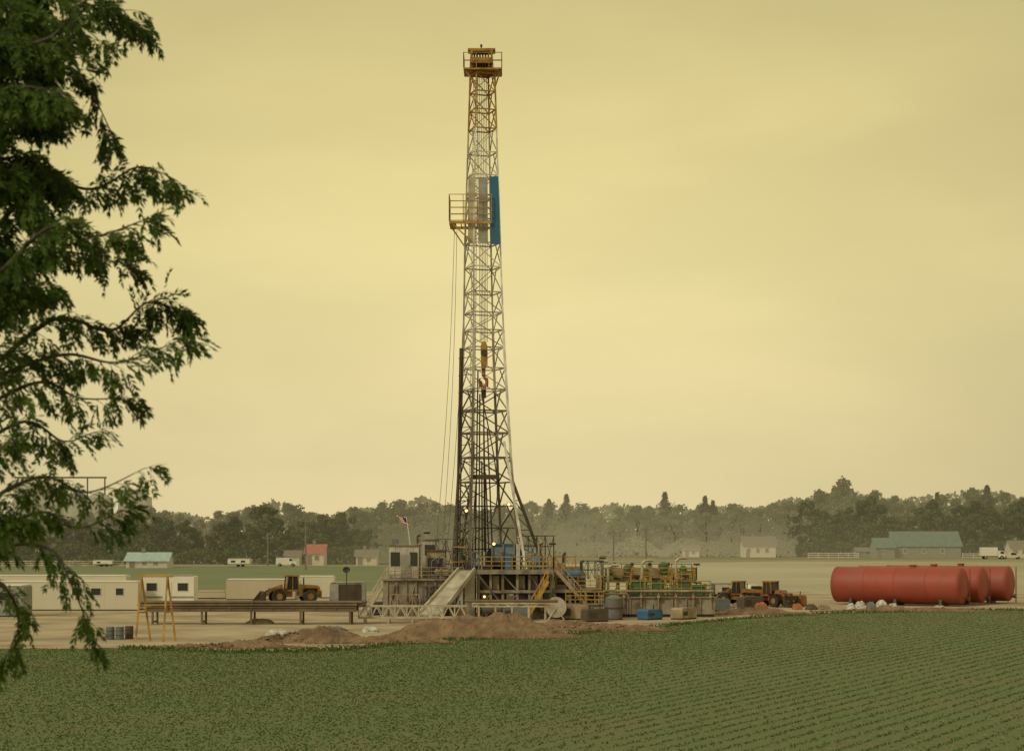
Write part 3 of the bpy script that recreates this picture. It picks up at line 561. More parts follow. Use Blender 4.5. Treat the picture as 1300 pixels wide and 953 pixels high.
# ------------------------------------------------------------------ catwalk, pipes
def truss(name,label,cat,pa,pb,Y,zt,h,d,m,step,solid=False):
    x0,x1=gx(pa,Y),gx(pb,Y); t=thing(name,label,cat,((x0+x1)/2,Y,0),world=True); n=int((x1-x0)/step)
    if solid:
        for yy in(0,d): b=MB(); b.box(x0,x1,Y+yy-.05,Y+yy+.05,zt-h,zt-.08); b.box(x0,x1,Y+yy-.14,Y+yy+.14,zt-.08,zt); b.box(x0,x1,Y+yy-.14,Y+yy+.14,zt-h-.08,zt-h); b.build('beam',m,t)
        b=MB()
        for k in range(n+1): xa=x0+(x1-x0)*k/n; b.box(xa-.05,xa+.05,Y-.13,Y-.05,zt-h,zt-.08)
        b.build('stiffener',m,t)
    else:
        for yy in(0,d):
            for zq in(zt,zt-h): b=MB(); b.bar((x0,Y+yy,zq),(x1,Y+yy,zq),.13); b.build('chord',m,t)
        b=MB()
        for k in range(n):
            xa=x0+(x1-x0)*k/n; xb=x0+(x1-x0)*(k+1)/n
            for yy in(0,d): b.bar((xa,Y+yy,zt-h),((xa+xb)/2,Y+yy,zt),.07); b.bar(((xa+xb)/2,Y+yy,zt),(xb,Y+yy,zt-h),.07); b.bar((xa,Y+yy,zt-h),(xa,Y+yy,zt),.06)
            b.bar((xa,Y,zt),(xa,Y+d,zt),.09)
        b.build('lattice',m,t)
    for k in range(5):
        xx=x0+.5+(x1-x0-1)*k/4; b=MB(); b.bar((xx,Y,.03),(xx,Y,zt-h-.08),.16); b.bar((xx,Y+d,.03),(xx,Y+d,zt-h-.08),.16); b.bar((xx,Y,.25),(xx,Y+d,.25),.14); b.build('trestle',m,t)
    return t
truss('pipe_rack','long dark brown beam rack carrying rows of pipes left of the rig','pipe rack',186,452,163,1.5,.34,2.2,'pipe',1.6,True)
truss('catwalk','pale lattice catwalk between the pipe rack and the pipe ramp','catwalk',455,592,165,1.45,.95,1.6,'lattice',.95)
truss('pipe_rack','short low pipe rack in front of the rig base','pipe rack',600,700,163.5,1.75,.25,1.4,'lattice',1.6)
rnd=random.Random(3)
for seg,(pa,pb,zb_,n,Yb,gl) in enumerate(((178,325,1.62,8,163.1,'dark brown pipe lying on the left half of the long pipe rack'),(322,458,1.62,8,163.1,'dark brown pipe lying on the right half of the long pipe rack'),(590,702,1.92,5,163.6,'dark brown pipe lying on the short rack before the rig base'))):
    x0,x1=gx(pa,163),gx(pb,163); b=MB(); b.tube((0,0,0),(x1-x0,0,0),.1,8); b.tube((x1-x0-.25,0,0),(x1-x0,0,0),.125,8); base=None
    for lay in range(2 if seg<2 else 1):
        for k in range(n-lay):
            loc=(x0+rnd.uniform(-.5,.5),Yb+.12+k*.255+lay*.127,zb_+lay*.21)
            if base is None: base=b.build('drill_pipe','pipe'); base.location=loc; o=base
            else: o=base.copy(); C.objects.link(o); o.location=loc
            tag(o,gl,'pipe','pipes on '+('the long rack, left half','the long rack, right half','the short rack')[seg])
Yg=gY(815); t=thing('gantry_frame','tall yellow A-frame gantry standing on the pad at the left','gantry',(gx(196,Yg),Yg,0),world=True)
zt=gz(731,Yg)
for (pa,pm,pb) in ((173,179,188),(208,212,220)):
    b=MB(); top=Vector((gx(pm,Yg),Yg+.2,zt)); b.bar((gx(pa,Yg),Yg-.3,.03),top,.12); b.bar((gx(pb,Yg),Yg+.9,.03),top,.12)
    p=Vector((gx(pa,Yg),Yg-.3,.03)).lerp(top,.45); q=Vector((gx(pb,Yg),Yg+.9,.03)).lerp(top,.45); b.bar(p,q,.09); b.build('leg_frame','yellow',t)
b=MB(); b.bar((gx(172,Yg),Yg+.2,zt),(gx(219,Yg),Yg+.2,zt),.16); b.build('crossbar','yellow',t)
b=MB(); b.bar((gx(179,Yg),Yg+.2,zt-2.0),(gx(212,Yg),Yg+.2,zt-2.0),.09); b.build('tie_bar','yellow',t)
# ------------------------------------------------------------------ vehicles
def wheel(t,x,y,r,w,mt='tyre'):
    b=MB(); b.tube((x,y-w/2,r),(x,y+w/2,r),r,18)
    for k in range(18): a=k*math.pi/9; b.bar((x+math.cos(a)*r*.98,y-w/2,r+math.sin(a)*r*.98),(x+math.cos(a)*r*.98,y+w/2,r+math.sin(a)*r*.98),r*.08)
    o=b.build('wheel',mt,t); b=MB(); s_=1 if y>0 else -1; b.tube((x,y+s_*(w/2),r),(x,y+s_*(w/2+.03),r),r*.45,14); b.build('rim','loader' if r>.6 else 'lattice',o)
def loader(label,loc,rz,paint,sc):
    t=thing('wheel_loader',label,'wheel loader',loc,rz); t.scale=(sc,sc,sc)
    b=MB(); b.prism([(-3.5,.9),(-3.5,1.8),(-3.2,2.1),(-.95,2.25),(-.95,.8)],-.8,.8); b.box(-3.65,-3.5,-1,1,.7,1.5); b.box(-.2,1.9,-.55,.55,.75,1.55); b.prism([(.9,1.5),(1.7,1.5),(1.3,2.2),(1.0,2.2)],-.5,.5); bd=b.build('body',paint,t)
    for y in(-.83,.8): b=MB(); b.box(-3.1,-1.4,y,y+.03,1.2,1.8); b.build('grille','darksteel',bd)
    b=MB(); b.prism([(-.95,1.6),(.55,1.6),(.35,3.15),(-.8,3.15)],-.72,.72); cb=b.build('cab','glass',t)
    b=MB(); b.box(-1.0,.55,-.82,.82,3.15,3.32)
    for y in(-.75,.75):
        b.bar((-.95,y,1.6),(-.82,y,3.2),.12); b.bar((.57,y,1.6),(.37,y,3.2),.12); b.bar((-.2,y,1.6),(-.2,y,3.2),.08)
    b.box(-1.0,.6,-.78,.78,1.4,1.6); b.build('cab_frame',paint,cb)
    for x in(-2.2,1.5):
        for y in(-1.1,1.1): wheel(t,x,y,.82,.6)
        for y0,y1 in((-1.4,-.82),(.82,1.4)): b=MB(); b.prism([(x-.9,1.5),(x-.8,1.75),(x+.8,1.75),(x+.9,1.5),(x+.85,1.48),(x+.75,1.7),(x-.75,1.7),(x-.85,1.48)],y0,y1); b.build('fender','darksteel',t)
    for y in(-.5,.5): b=MB(); b.bar((1.1,y,1.9),(2.3,y,1.6),.18,.3); b.bar((2.3,y,1.6),(3.3,y,.65),.18,.3); b.build('lift_arm',paint,t)
    b=MB(); b.tube((1.3,0,2.0),(2.9,0,1.4),.09); b.build('tilt_cylinder','darksteel',t)
    b=MB(); b.prism([(3.25,1.45),(3.15,1.4),(3.1,.35),(3.3,.1),(4.4,.08),(4.4,.14),(3.4,.2),(3.25,.45)],-1.4,1.4)
    for y in(-1.42,1.4): b.prism([(3.25,1.45),(3.1,.35),(3.3,.1),(4.4,.08)],y,y+.04)
    b.build('bucket','darksteel',t)
    b=MB(); b.tube((-1.6,.3,2.2),(-1.6,.3,3.0),.08); b.build('exhaust_pipe','darksteel',t); return t
Yl=212; loader('yellow wheel loader parked in front of the cream container left of the rig',(gx(368,Yl),Yl,.04),math.pi+R(18),'loader',.9)
loader('orange wheel loader with lowered bucket nearest to the red tanks',(gx(980,202),202,.04),R(-50),'orange',.78)
loader('dark yellow wheel loader behind the right end of the mud tanks',(gx(936,207),207,.04),R(150),'loader',.75)
def truck(name,label,cat,loc,rz,L_,body,h=1.9,kind='van',group=None):
    t=thing(name,label,cat,loc,rz,group); x0,x1=-L_/2,L_/2; w=.95
    if kind=='van': prof=[(x0,.4),(x1,.4),(x1,1.0),(x1-.7,1.15),(x1-1.3,h),(x0+.15,h),(x0,h-.2)]; win=[(x1-1.25,h-.15),(x1-.78,1.2),(x1-1.6,1.2),(x1-1.6,h-.15)]
    else: prof=[(x0,.45),(x1,.45),(x1,1.0),(x1-1.2,1.1),(x1-1.8,h),(x1-3.1,h),(x1-3.3,1.1),(x0,1.1)]; win=[(x1-1.85,h-.12),(x1-1.35,1.15),(x1-3.1,1.15),(x1-3.0,h-.12)]
    b=MB(); b.prism(prof,-w,w); b.build('body',body,t)
    for y in(-w-.02,w+.003): b=MB(); b.prism(win,y,y+.017); b.build('window','glass',t)
    for x in(x0+.85,x1-.85):
        for y in(-w+.05,w-.05): wheel(t,x,y,.36,.24)
    for y in(-w+.1,w-.35): b=MB(); b.box(x1,x1+.03,y,y+.25,.6,.75); b.build('headlight','white',t)
    return t
truck('pickup_truck','white pickup truck behind the mud tanks between the two loaders','pickup truck',(gx(952,214),214,.04),R(20),5.4,'white',kind='pickup')
truck('parked_van','white van parked on the far road left of the derrick','van',(gx(364,440),440,.02),0,4.6,'white',1.9)
truck('pickup_truck','tiny pale pickup truck at the far right edge near the barn','pickup truck',(gx(1284,560),560,.0),0,5.4,'creamw',1.9,kind='pickup')
t=thing('box_truck','white box truck parked beyond the red tanks at the far right','truck',(gx(1260,560),560,0))
b=MB(); b.box(-3.4,1.2,-1.2,1.2,.9,3.3); b.build('cargo_box','white',t); b=MB(); b.prism([(1.3,.5),(3.3,.5),(3.3,1.4),(2.9,2.3),(1.3,2.4)],-1.1,1.1); b.build('cab','white',t); b=MB(); b.prism([(2.0,1.5),(3.1,1.5),(2.8,2.15),(2.0,2.2)],-1.12,-1.103); b.build('window','glass',t)
for x in(-2.2,2.4):
    for y in(-1,1): wheel(t,x,y,.5,.3)
# ------------------------------------------------------------------ trailers / containers
def home(name,label,cat,px0,px1,pyt,Y,d,m,wins,door=None,wheels=True,stripe=None,rz=0,roof='panelgrey'):
    w=gx(px1,Y)-gx(px0,Y); x0,x1=-w/2,w/2; h=gz(pyt,Y); zb=.55 if wheels else .1
    t=thing(name,label,cat,((gx(px0,Y)+gx(px1,Y))/2,Y,.04),rz)
    b=MB(); c_=.12; b.prism([(x0,zb),(x1,zb),(x1,h-c_),(x1-c_,h),(x0+c_,h),(x0,h-c_)],0,d)
    for k in range(1,int(w/1.2)): xx=x0+k*1.2; b.box(xx-.02,xx+.02,-.012,0,zb,h-.15)
    b.build('wall',m,t)
    b=MB(); b.box(x0+c_,x1-c_,-.05,d+.05,h,h+.08); b.build('roof',roof,t)
    for (a_,s_) in wins:
        xa=x0+w*a_; b=MB(); b.box(xa-.06,xa+s_+.06,-.04,0,h*.55-.06,h*.78+.06); o=b.build('window',m,t); b=MB(); b.box(xa,xa+s_,-.06,-.04,h*.55,h*.78); b.build('pane','glass',o)
    if door is not None: xa=x0+w*door; b=MB(); b.box(xa,xa+.85,-.05,0,zb+.05,h*.82); o=b.build('door',m,t); b=MB(); b.box(xa+.7,xa+.78,-.09,-.05,h*.45,h*.5); b.build('handle','darksteel',o)
    if stripe: b=MB(); b.box(x0,x1,-.025,-.018,h*.33,h*.38); b.build('stripe',stripe,t)
    if wheels:
        for x in(-.5,.5): wheel(t,x+w*.08,.25,.38,.25)
        b=MB(); b.bar((x0,d/2,.5),(x0-1,d/2,.5),.12); b.build('hitch','darksteel',t)
    else:
        b=MB(); b.box(x0,x1,.1,d-.1,0,.1); b.build('skid','darksteel',t)
    return t
home('travel_trailer','bright white travel trailer with dark windows behind the yellow gantry','travel trailer',178,246,731,196,2.6,'white',[(.12,1.0),(.7,1.0)],.42,True,'greyhome')
home('site_office','long plain off-white site office trailer left of the white travel trailer','site office',-10,175,739,192,3,'creamw',[(.55,.9),(.68,.9),(.85,.7)],None,False,roof='white')
home('site_office','pale grey site office with dark windows at the left edge behind the branches','site office',-90,30,744,178,3.2,'greyhome',[(.75,1.0)],.6,False,roof='white')
home('site_office','long low off-white office trailer behind the other site offices','site office',-40,160,731,232,3,'creamw',[],None,False,roof='white')
home('shipping_container','long cream container behind the yellow wheel loader','container',287,374,736,222,2.5,'cream',[],None,False,roof='white')
home('shipping_container','cream container with pale roof right of the wheel loader','container',366,424,732,228,2.5,'creamw',[],.1,False,roof='white')
home('shipping_container','low tan container between the travel trailer and the cream container','container',249,286,751,226,2.5,'cream',[],None,False,roof='cream')
t=home('open_container','dark grey open container left of the metal staircase','container',419,463,740,214,2.5,'greyhome',[],None,False)
b=MB(); b.box(-.9,1.5,-.05,-.03,.2,1.95); b.build('opening','darksteel',t); b=MB(); b.box(-1.9,-.95,-.12,-.03,.15,2.0); b.build('door_leaf','panelgrey',t)
home('equipment_shed','pale equipment shed behind the dark yellow wheel loader','shed',903,948,741,222,2.6,'lattice',[(.3,.8)],.65,False)
home('fuel_trailer','low dark trailer behind the orange loader','trailer',958,1000,750,224,2.4,'greyhome',[],None,True)
t=thing('satellite_dish','small dark satellite dish on a mast above the open container','satellite dish',(gx(440,213),213,0),world=True)
b=MB(); b.tube((gx(440,213),213,.04),(gx(440,213),213,gz(727,213)),.05); b.build('mast','darksteel',t)
b=MB(); c=Vector((gx(440,213),212.8,gz(723,213))); n=14; vs=[c+Vector((0,.25,0))]
for i in range(n): a=2*math.pi*i/n; vs.append(c+Vector((math.cos(a)*.4,-.0,math.sin(a)*.34)))
b.add(vs,[(0,1+i,1+(i+1)%n) for i in range(n)],0,True); b.bar(c+Vector((0,.2,-.1)),c+Vector((0,-.5,-.3)),.04); b.build('dish','darksteel',t)
# ------------------------------------------------------------------ red tanks
def rtank(label,loc,rz):
    t=thing('red_storage_tank',label,'tank',loc,rz,'big red storage tanks on the right'); r=1.85; Lh=6.75
    prof=[(-Lh-.36,.02),(-Lh-.34,.7),(-Lh-.26,1.2),(-Lh-.15,1.55),(-Lh-.05,1.75),(-Lh,r-.03),(-Lh+.08,r)]+[(-Lh+.1+(2*Lh-.2)*k/12,r) for k in range(1,13)]
    prof+=[(-x,q) for x,q in reversed(prof[:6])]
    b=MB(); b.lathe_x(prof,2.1,n=44); b.build('shell','red',t)
    for x in(-6.6,-3.3,0,3.3,6.6): b=MB(); b.lathe_x([(x-.05,r),(x-.04,r+.025),(x+.04,r+.025),(x+.05,r)],2.1,n=44); b.build('weld_band','red',t)
    for x in(-4.8,0,4.8):
        b=MB(); pl=[(-1.3,.02),(1.3,.02)]+[(1.75*math.sin(a),2.1-1.86*math.cos(a)) for a in (.75,.5,.25,0,-.25,-.5,-.75)]
        n=len(pl); vs=[(x-.15,y,z) for y,z in pl]+[(x+.15,y,z) for y,z in pl]; b.add(vs,[tuple(range(n)),tuple(range(2*n-1,n-1,-1))]+[(i,i+n,(i+1)%n+n,(i+1)%n) for i in range(n)]); b.build('saddle','subdark',t)
    b=MB(); b.tube((1.5,0,3.9),(1.5,0,4.15),.35,16); b.tube((1.5,0,4.15),(1.5,0,4.2),.42,16); b.build('manhole','red',t)
    b=MB(); b.tube((Lh+.3,0,.75),(Lh+.7,0,.75),.12,10); b.tube((Lh+.55,0,.6),(Lh+.55,0,1.05),.06); b.build('valve','darksteel',t)
    b=MB()
    for y in(-.2,.2): b.bar((Lh+.45,y+.9,.1),(Lh+.45,y+.9,3.9),.05)
    for q in range(12): b.bar((Lh+.45,.7,.3+q*.3),(Lh+.45,1.1,.3+q*.3),.03)
    b.build('ladder','red',t); return t
th=R(30); base=Vector((gx(1141,206),206,.03))
rt=rtank('nearest red cylindrical storage tank, seen along its whole side',base,-th)
dup(rt,base+Vector((3.1,4.3,0)),-th,'middle red storage tank, mostly hidden behind the nearest one')
dup(rt,base+Vector((6.9,8.6,0)),-th,'farthest red storage tank at the right end of the row')
# ------------------------------------------------------------------ small things
def blob(name,label,cat,px,Y,w,d,h,m,seed,group=None):
    b=MB(); n=9; rr=random.Random(seed); vs=[];fs=[]
    for j in range(6):
        f=j/5; sc=(1-.4*f**2.2)*(1 if j<5 else .7)
        for i in range(n*2):
            a=math.pi*i/n; sq=1/max(abs(math.cos(a)),abs(math.sin(a)))**.8; k=sc*sq*(1+rr.uniform(-.12,.12))
            vs.append((math.cos(a)*w/2*k,math.sin(a)*d/2*k,h*f+rr.uniform(-.08,.08)*(j>0)))
    m_=n*2
    for j in range(5):
        for i in range(m_): fs.append((j*m_+i,j*m_+(i+1)%m_,(j+1)*m_+(i+1)%m_,(j+1)*m_+i))
    fs.append(tuple(5*m_+i for i in range(m_))); b.add(vs,fs)
    o=b.build(name,m); o.location=(gx(px,Y),Y,.03); return tag(o,label,cat,group)
for k,(px,w_,h_,mm,lb) in enumerate(((1080,1.0,.6,'bag','rounded white sack left of the others before the near red tank'),(1092,1.3,.8,'bag','larger white sack, second from the left before the near red tank'),(1106,1.1,.75,'bluegrey','grey wrapped bundle between the white sacks'),(1119,1.4,.9,'bag','tall white wrapped bundle under the middle of the near red tank'),(1134,1.2,.6,'bag','low white sack at the right of the wrapped bundles'),(1192,1.4,.4,'lattice','flat pale tarp bundle before the right end of the near tank'),(1012,1.2,.6,'orange','orange crate shaped bundle right of the orange loader'),(1030,1.4,.5,'subdark','dark low bundle between the orange loader and red tanks'),(1046,1.6,.45,'tan','tan low bundle at the left end of the red tanks'),(966,1.6,.7,'orange','orange low bundle in front of the two wheel loaders'),(925,1.8,.6,'tan','tan low bundle in front of the dark yellow loader'))):
    blob('sack',lb,'sack',px,194,w_*.8,.8,h_,mm,k)
for k,(px,py,w_,h_,mm,lb) in enumerate(((352,808,1.6,.5,'bag','pale tarp bundle lying left of the small dirt heap'),(424,806,1.8,.6,'bluegrey','blue grey tarp bundle on the pad right of the small dirt heap'),(436,808,.9,.5,'darksteel','black bundle beside the blue grey tarp on the pad'),(470,803,1.3,.4,'bag','pale flat bundle on the pad before the catwalk'),(330,792,2.2,.4,'tan','tan low bundle under the middle of the pipe rack'))):
    blob('tarp_bundle',lb,'bundle',px,gY(py),w_,.9,h_,mm,k+20)
for k,(px,py,mm,lb) in enumerate(((140,812,'bluegrey','dark blue grey steel drum on the left behind the hanging branches'),(152,812,'bluegrey','second blue grey steel drum, right of its twin behind the branches'),(164,811,'subdark','dark drum nearest to the yellow gantry'))):
    Yd=gY(py); t=thing('steel_drum',lb,'drum',(gx(px,Yd),Yd,.04)); b=MB(); b.tube((0,0,0),(0,0,.9),.3,16); b.build('barrel',mm,t)
    for z in(.3,.6): b=MB(); b.tube((0,0,z),(0,0,z+.03),.315,16); b.build('hoop','darksteel',t)
for k,(px,Y,w_,h_,mm,lb) in enumerate(((730,172,2.4,1.3,'tan','tan generator box in front of the low mud tank'),(655,170,2.2,1.2,'bluegrey','blue grey generator box in front of the rig base'),(575,171,2.4,1.3,'tan','tan generator box between the pipe ramp and the rig base'),(1010,204,2.0,1.1,'orange','orange generator box beside the loader bucket'),(908,190,2.6,1.2,'bluegrey','grey generator box at the right end of the mud tanks'),(755,168,2.0,1.1,'subdark','dark generator box left of the upright cylinder tank'),(952,197,2.4,1.2,'subdark','dark generator box between the two wheel loaders'),(480,182,2.2,1.2,'bluegrey','blue grey generator box beside the foot of the metal staircase'),(825,172,2.0,.9,'blue','low blue generator box in front of the long mud tank'),(868,173,2.4,1.0,'tan','tan generator box in front of the right half of the long mud tank'))):
    t=thing('generator_box',lb,'generator',(gx(px,Y),Y,.04),R(k*7-10)); b=MB(); b.prism([(-w_/2,.12),(w_/2,.12),(w_/2,h_-.15),(w_/2-.15,h_),(-w_/2+.15,h_),(-w_/2,h_-.15)],-.6,.6); b.build('housing',mm,t)
    b=MB(); b.box(-w_/2,w_/2,-.55,.55,0,.12); b.build('skid','darksteel',t); b=MB(); b.box(-w_/2+.2,-w_/2+.9,-.63,-.6,.35,h_-.3)
    b.build('grille','darksteel',t); b=MB(); b.tube((w_/4,0,h_),(w_/4,0,h_+.4),.05); b.build('exhaust_pipe','darksteel',t)
# ------------------------------------------------------------------ far houses
def house(label,px0,px1,Y,wallh,roofh,d,wm,rm,nw=3,rz=0,gable=False,cat='house',name='farm_house'):
    w=gx(px1,Y)-gx(px0,Y); x0,x1=-w/2,w/2; t=thing(name,label,cat,((gx(px0,Y)+gx(px1,Y))/2,Y,0),rz)
    b=MB(); b.box(x0,x1,0,d,0,wallh)
    if gable: b.prism([(x0,wallh),(x1,wallh),(0,wallh+roofh)],.02,d-.02)
    else: b.add([(x0,0,wallh),(x0,d,wallh),(x0,d/2,wallh+roofh),(x1,0,wallh),(x1,d,wallh),(x1,d/2,wallh+roofh)],[(0,2,1),(3,4,5)])
    b.build('wall',wm,t); e=.5; b=MB()
    if gable:
        for s_ in(-1,1): b.add([(0,-e,wallh+roofh+.1),(0,d+e,wallh+roofh+.1),(s_*(w/2+e),d+e,wallh-.2),(s_*(w/2+e),-e,wallh-.2)],[(0,1,2,3)])
    else:
        for a_,c_ in((-e,d/2),(d+e,d/2)): b.add([(x0-e,a_,wallh-.25),(x1+e,a_,wallh-.25),(x1+e,c_,wallh+roofh+.1),(x0-e,c_,wallh+roofh+.1)],[(0,1,2,3)])
    rf=b.build('roof',rm,t)
    if cat=='house': b=MB(); b.box(x0+w*.3,x0+w*.3+.7,d/2-.3,d/2+.4,wallh+roofh*.6,wallh+roofh+1.0); b.build('chimney','roofd',rf)
    for k in range(nw):
        xa=x0+w*(k+.6)/(nw+.6); b=MB(); b.box(xa-.6,xa+.6,-.06,0,wallh*.35,wallh*.8); o=b.build('window','wall2',t); b=MB(); b.box(xa-.48,xa+.48,-.1,-.06,wallh*.4,wallh*.76); b.build('pane','roofd',o)
    b=MB(); b.box(x0+w*.08,x0+w*.08+1.1,-.08,0,.05,min(2.3,wallh*.85)); b.build('door','roofd',t); return t
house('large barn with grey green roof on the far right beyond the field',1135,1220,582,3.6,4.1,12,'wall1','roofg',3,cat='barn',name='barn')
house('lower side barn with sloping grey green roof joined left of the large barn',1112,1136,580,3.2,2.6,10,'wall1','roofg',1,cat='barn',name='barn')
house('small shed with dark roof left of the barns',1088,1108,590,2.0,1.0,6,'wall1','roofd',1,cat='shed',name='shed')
house('low hazy house with dark roof among the pale trees right of the mud tanks',868,888,604,2.4,1.7,8,'wall2','roofd',2)
house('pale house with dark roof and painted-in dusty air, right of its lower neighbour',944,985,598,3.6,2.6,9,'wall2','roofd',3)
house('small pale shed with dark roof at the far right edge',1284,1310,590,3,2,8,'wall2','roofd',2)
house('low house with pale blue roof behind the travel trailer',160,212,420,1.7,1.5,8,'wall2','roofb',3)
house('house with red roof among the trees left of the derrick',388,411,456,2.9,1.8,8,'wall2','roofr',2)
house('tiny white shed between the red roofed house and the utility pole',362,380,456,2.3,1.0,5,'wall2','roofd',1,cat='shed',name='shed')
house('small white house far behind the doghouse',452,478,456,2.2,1.3,6,'wall2','roofd',2)
home('parked_camper','small white camper parked by the far road left of the van','camper',289,317,709,432,2.4,'white',[(.15,.9),(.6,.9)],.42,True,'greyhome')
home('parked_camper','small white camper by the far road, left of the blue roofed house','camper',118,142,711,436,2.4,'white',[(.2,.8)],.5,True)
def fence(label,px0,px1,Y,h,m,rails=3):
    x0,x1=gx(px0,Y),gx(px1,Y); t=thing('fence',label,'fence',((x0+x1)/2,Y,0),world=True); n=int((x1-x0)/2.5)
    for k in range(rails): b=MB(); z=h*(k+1)/rails; b.box(x0,x1,Y-.03,Y+.03,z-.22,z); b.build('board',m,t)
    for k in range(n+1): b=MB(); x=x0+(x1-x0)*k/n; b.box(x-.08,x+.08,Y+.03,Y+.2,0,h+.1); b.build('post',m,t)
fence('white board fence left of the barns',1026,1090,572,1.6,'wall2')
fence('white board fence right of the large barn',1222,1250,572,1.5,'wall2')
fence('pale board fence along the far road at the left edge',-20,156,438,1.3,'lattice')
def upole(label,px,py,Y):
    t=thing('utility_pole',label,'utility pole',(gx(px,Y),Y,0)); z=gz(py,Y); b=MB(); b.tube((0,0,0),(0,0,z),.2,8,.13); b.build('pole','wood',t)
    b=MB(); b.box(-1.3,1.3,-.15,-.03,z-.9,z-.7); b.build('crossarm','wood',t)
    for x in(-1.1,1.1): b=MB(); b.tube((x,-.09,z-.7),(x,-.09,z-.45),.08); b.build('insulator','lattice',t)
upole('tall utility pole in the field left of the doghouse',388,656,400)
upole('utility pole right of the derrick, left of its twin',779,672,520)
upole('utility pole farthest right behind the pump units',820,668,520)
upole('short utility pole between the white van and the camper',340,678,445)
Ys=600
def binn(label,px,r,pyt,Y=Ys):
    t=thing('grain_bin',label,'grain bin',(gx(px,Y),Y,0),group='grain bins behind the foreground tree'); z=gz(pyt,Y); b=MB(); b.tube((0,0,0),(0,0,z-2),r,24); b.build('shell','concrete',t); b=MB(); b.tube((0,0,z-2),(0,0,z),r+.2,24,.5); b.build('roof','concrete',t)
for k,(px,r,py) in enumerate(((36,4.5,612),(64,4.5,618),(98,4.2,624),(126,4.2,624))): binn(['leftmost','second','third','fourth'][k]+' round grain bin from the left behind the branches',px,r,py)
t=thing('grain_elevator','tall pale concrete grain elevator at the right end of the grain bins','grain elevator',(gx(168,Ys),Ys,0)); z=gz(630,Ys)
b=MB(); b.box(-4.3,4.3,0,9,0,z); b.build('tower','concrete',t); b=MB(); b.box(-2.4,2.4,1,7,z,z+2.2); b.build('headhouse','concrete',t); b=MB(); b.box(-.6,.6,-.05,0,z-3,z-1.5); b.build('window','glass',t)
t=thing('conveyor_bridge','thin conveyor bridge running over the grain bins','conveyor',(gx(80,Ys),Ys-1,0),world=True); b=MB(); z=gz(605,Ys)
b.box(gx(20,Ys),gx(136,Ys),Ys-1.5,Ys-.5,z-.5,z); b.build('bridge','wood',t)
for px in(24,50,80,112,134): b=MB(); b.bar((gx(px,Ys),Ys-1,0),(gx(px,Ys),Ys-1,z-.5),.4); b.build('trestle','wood',t)
# ------------------------------------------------------------------ tree line
def crown(seed,kind,n=2600):
    rr=random.Random(seed); b=MB()
    if kind=='con':
        for i in range(1300):
            f=rr.random()**.8; z=.08+.92*f; rad=.2*(1-f)**.8*(1+.4*math.sin(f*26+rr.uniform(-.8,.8))); a=rr.uniform(0,6.28); r=rad*math.sqrt(rr.random())+.004
            c=Vector((math.cos(a)*r,math.sin(a)*r,z)); s_=.013+.012*rr.random()
            u_=Vector((math.cos(a),math.sin(a),-.4+rr.uniform(-.4,.4)))*s_*1.5; v_=Vector((-math.sin(a),math.cos(a),rr.uniform(-.4,.4)))*s_; b.add([c-u_-v_*.5,c+u_,c+u_*.3+v_,c-u_+v_*.5],[(0,1,2,3)])
    else:
        lobes=[]
        for i in range(rr.randint(18,26)):
            f=rr.random()**1.15; z=.16+.72*f; wr=.40*math.sin(math.pi*min(1,.3+.64*f))**.7 if kind=='round' else .25*math.sin(math.pi*min(1,.25+.7*f))**.6
            a=rr.uniform(0,6.28); q=wr*rr.uniform(.35,1); lobes.append((Vector((math.cos(a)*q,math.sin(a)*q,z)),rr.uniform(.07,.14)))
        lobes.append((Vector((0,0,.88)),.09)); lobes.append((Vector((rr.uniform(-.1,.1),0,.55)),.22)); lobes.append((Vector((rr.uniform(-.15,.15),0,.3)),.2))
        for i in range(n):
            c0,lr=rr.choice(lobes); d=Vector((rr.gauss(0,1),rr.gauss(0,1),rr.gauss(0,1))).normalized(); c=c0+Vector((d.x,d.y,d.z*.8))*lr*(rr.random()**.35)*rr.uniform(.8,1.2)
            s_=rr.uniform(.011,.024); n_=(d+Vector((rr.uniform(-.8,.8),rr.uniform(-.8,.8),rr.uniform(-.3,.9)))).normalized(); t_=n_.cross(Vector((rr.random(),rr.random(),rr.random()))).normalized()*s_; w_=n_.cross(t_)
            b.add([c-t_-w_*.6,c+t_*.7-w_,c+t_+w_*.7,c-t_*.6+w_],[(0,1,2,3)])
    return b
def trunkmb(seed):
    rr=random.Random(seed); b=MB(); b.path([(0,0,0),(.006,.004,.2),(rr.uniform(-.02,.02),0,.45),(rr.uniform(-.02,.03),0,.8)],.018,7,.005)
    for i in range(5):
        z=.25+.1*i; a=rr.uniform(0,6.28); b.path([(0,0,z),(math.cos(a)*.08,math.sin(a)*.08,z+.1),(math.cos(a)*.14,math.sin(a)*.14,z+.2)],.008,5,.003)
    return b
protos={}
def getm(kind,m,k):
    key=(kind,m,k)
    if key not in protos:
        c=crown(k*7+3,kind); t_=trunkmb(k+1); o=c.build('crown',m); p=t_.build('trunk','wood'); protos[key]=(o.data,p.data); bpy.data.objects.remove(o); bpy.data.objects.remove(p)
    return protos[key]
def tree(name,label,group,px,Y,h,kind,m,k,wx=1):
    cm_,tm_=getm(kind,m,k); t=thing(name,label,'tree',(gx(px,Y),Y,0),random.uniform(0,6.28),group)
    t.scale=(h*wx,h*wx,h)
    for nm,me in(('trunk',tm_),('crown',cm_)): o=bpy.data.objects.new(nm,me); C.objects.link(o); o.parent=t
random.seed(9)
SKY=[(-40,655),(150,650),(200,646),(260,656),(300,642),(345,633),(380,642),(420,650),(450,640),(500,640),(545,625),(600,645),(660,642),(700,634),(760,642),(800,634),(850,642),(900,638),(960,640),(1000,627),(1040,622),(1100,622),(1150,630),(1200,624),(1260,618),(1340,632)]
px=-60
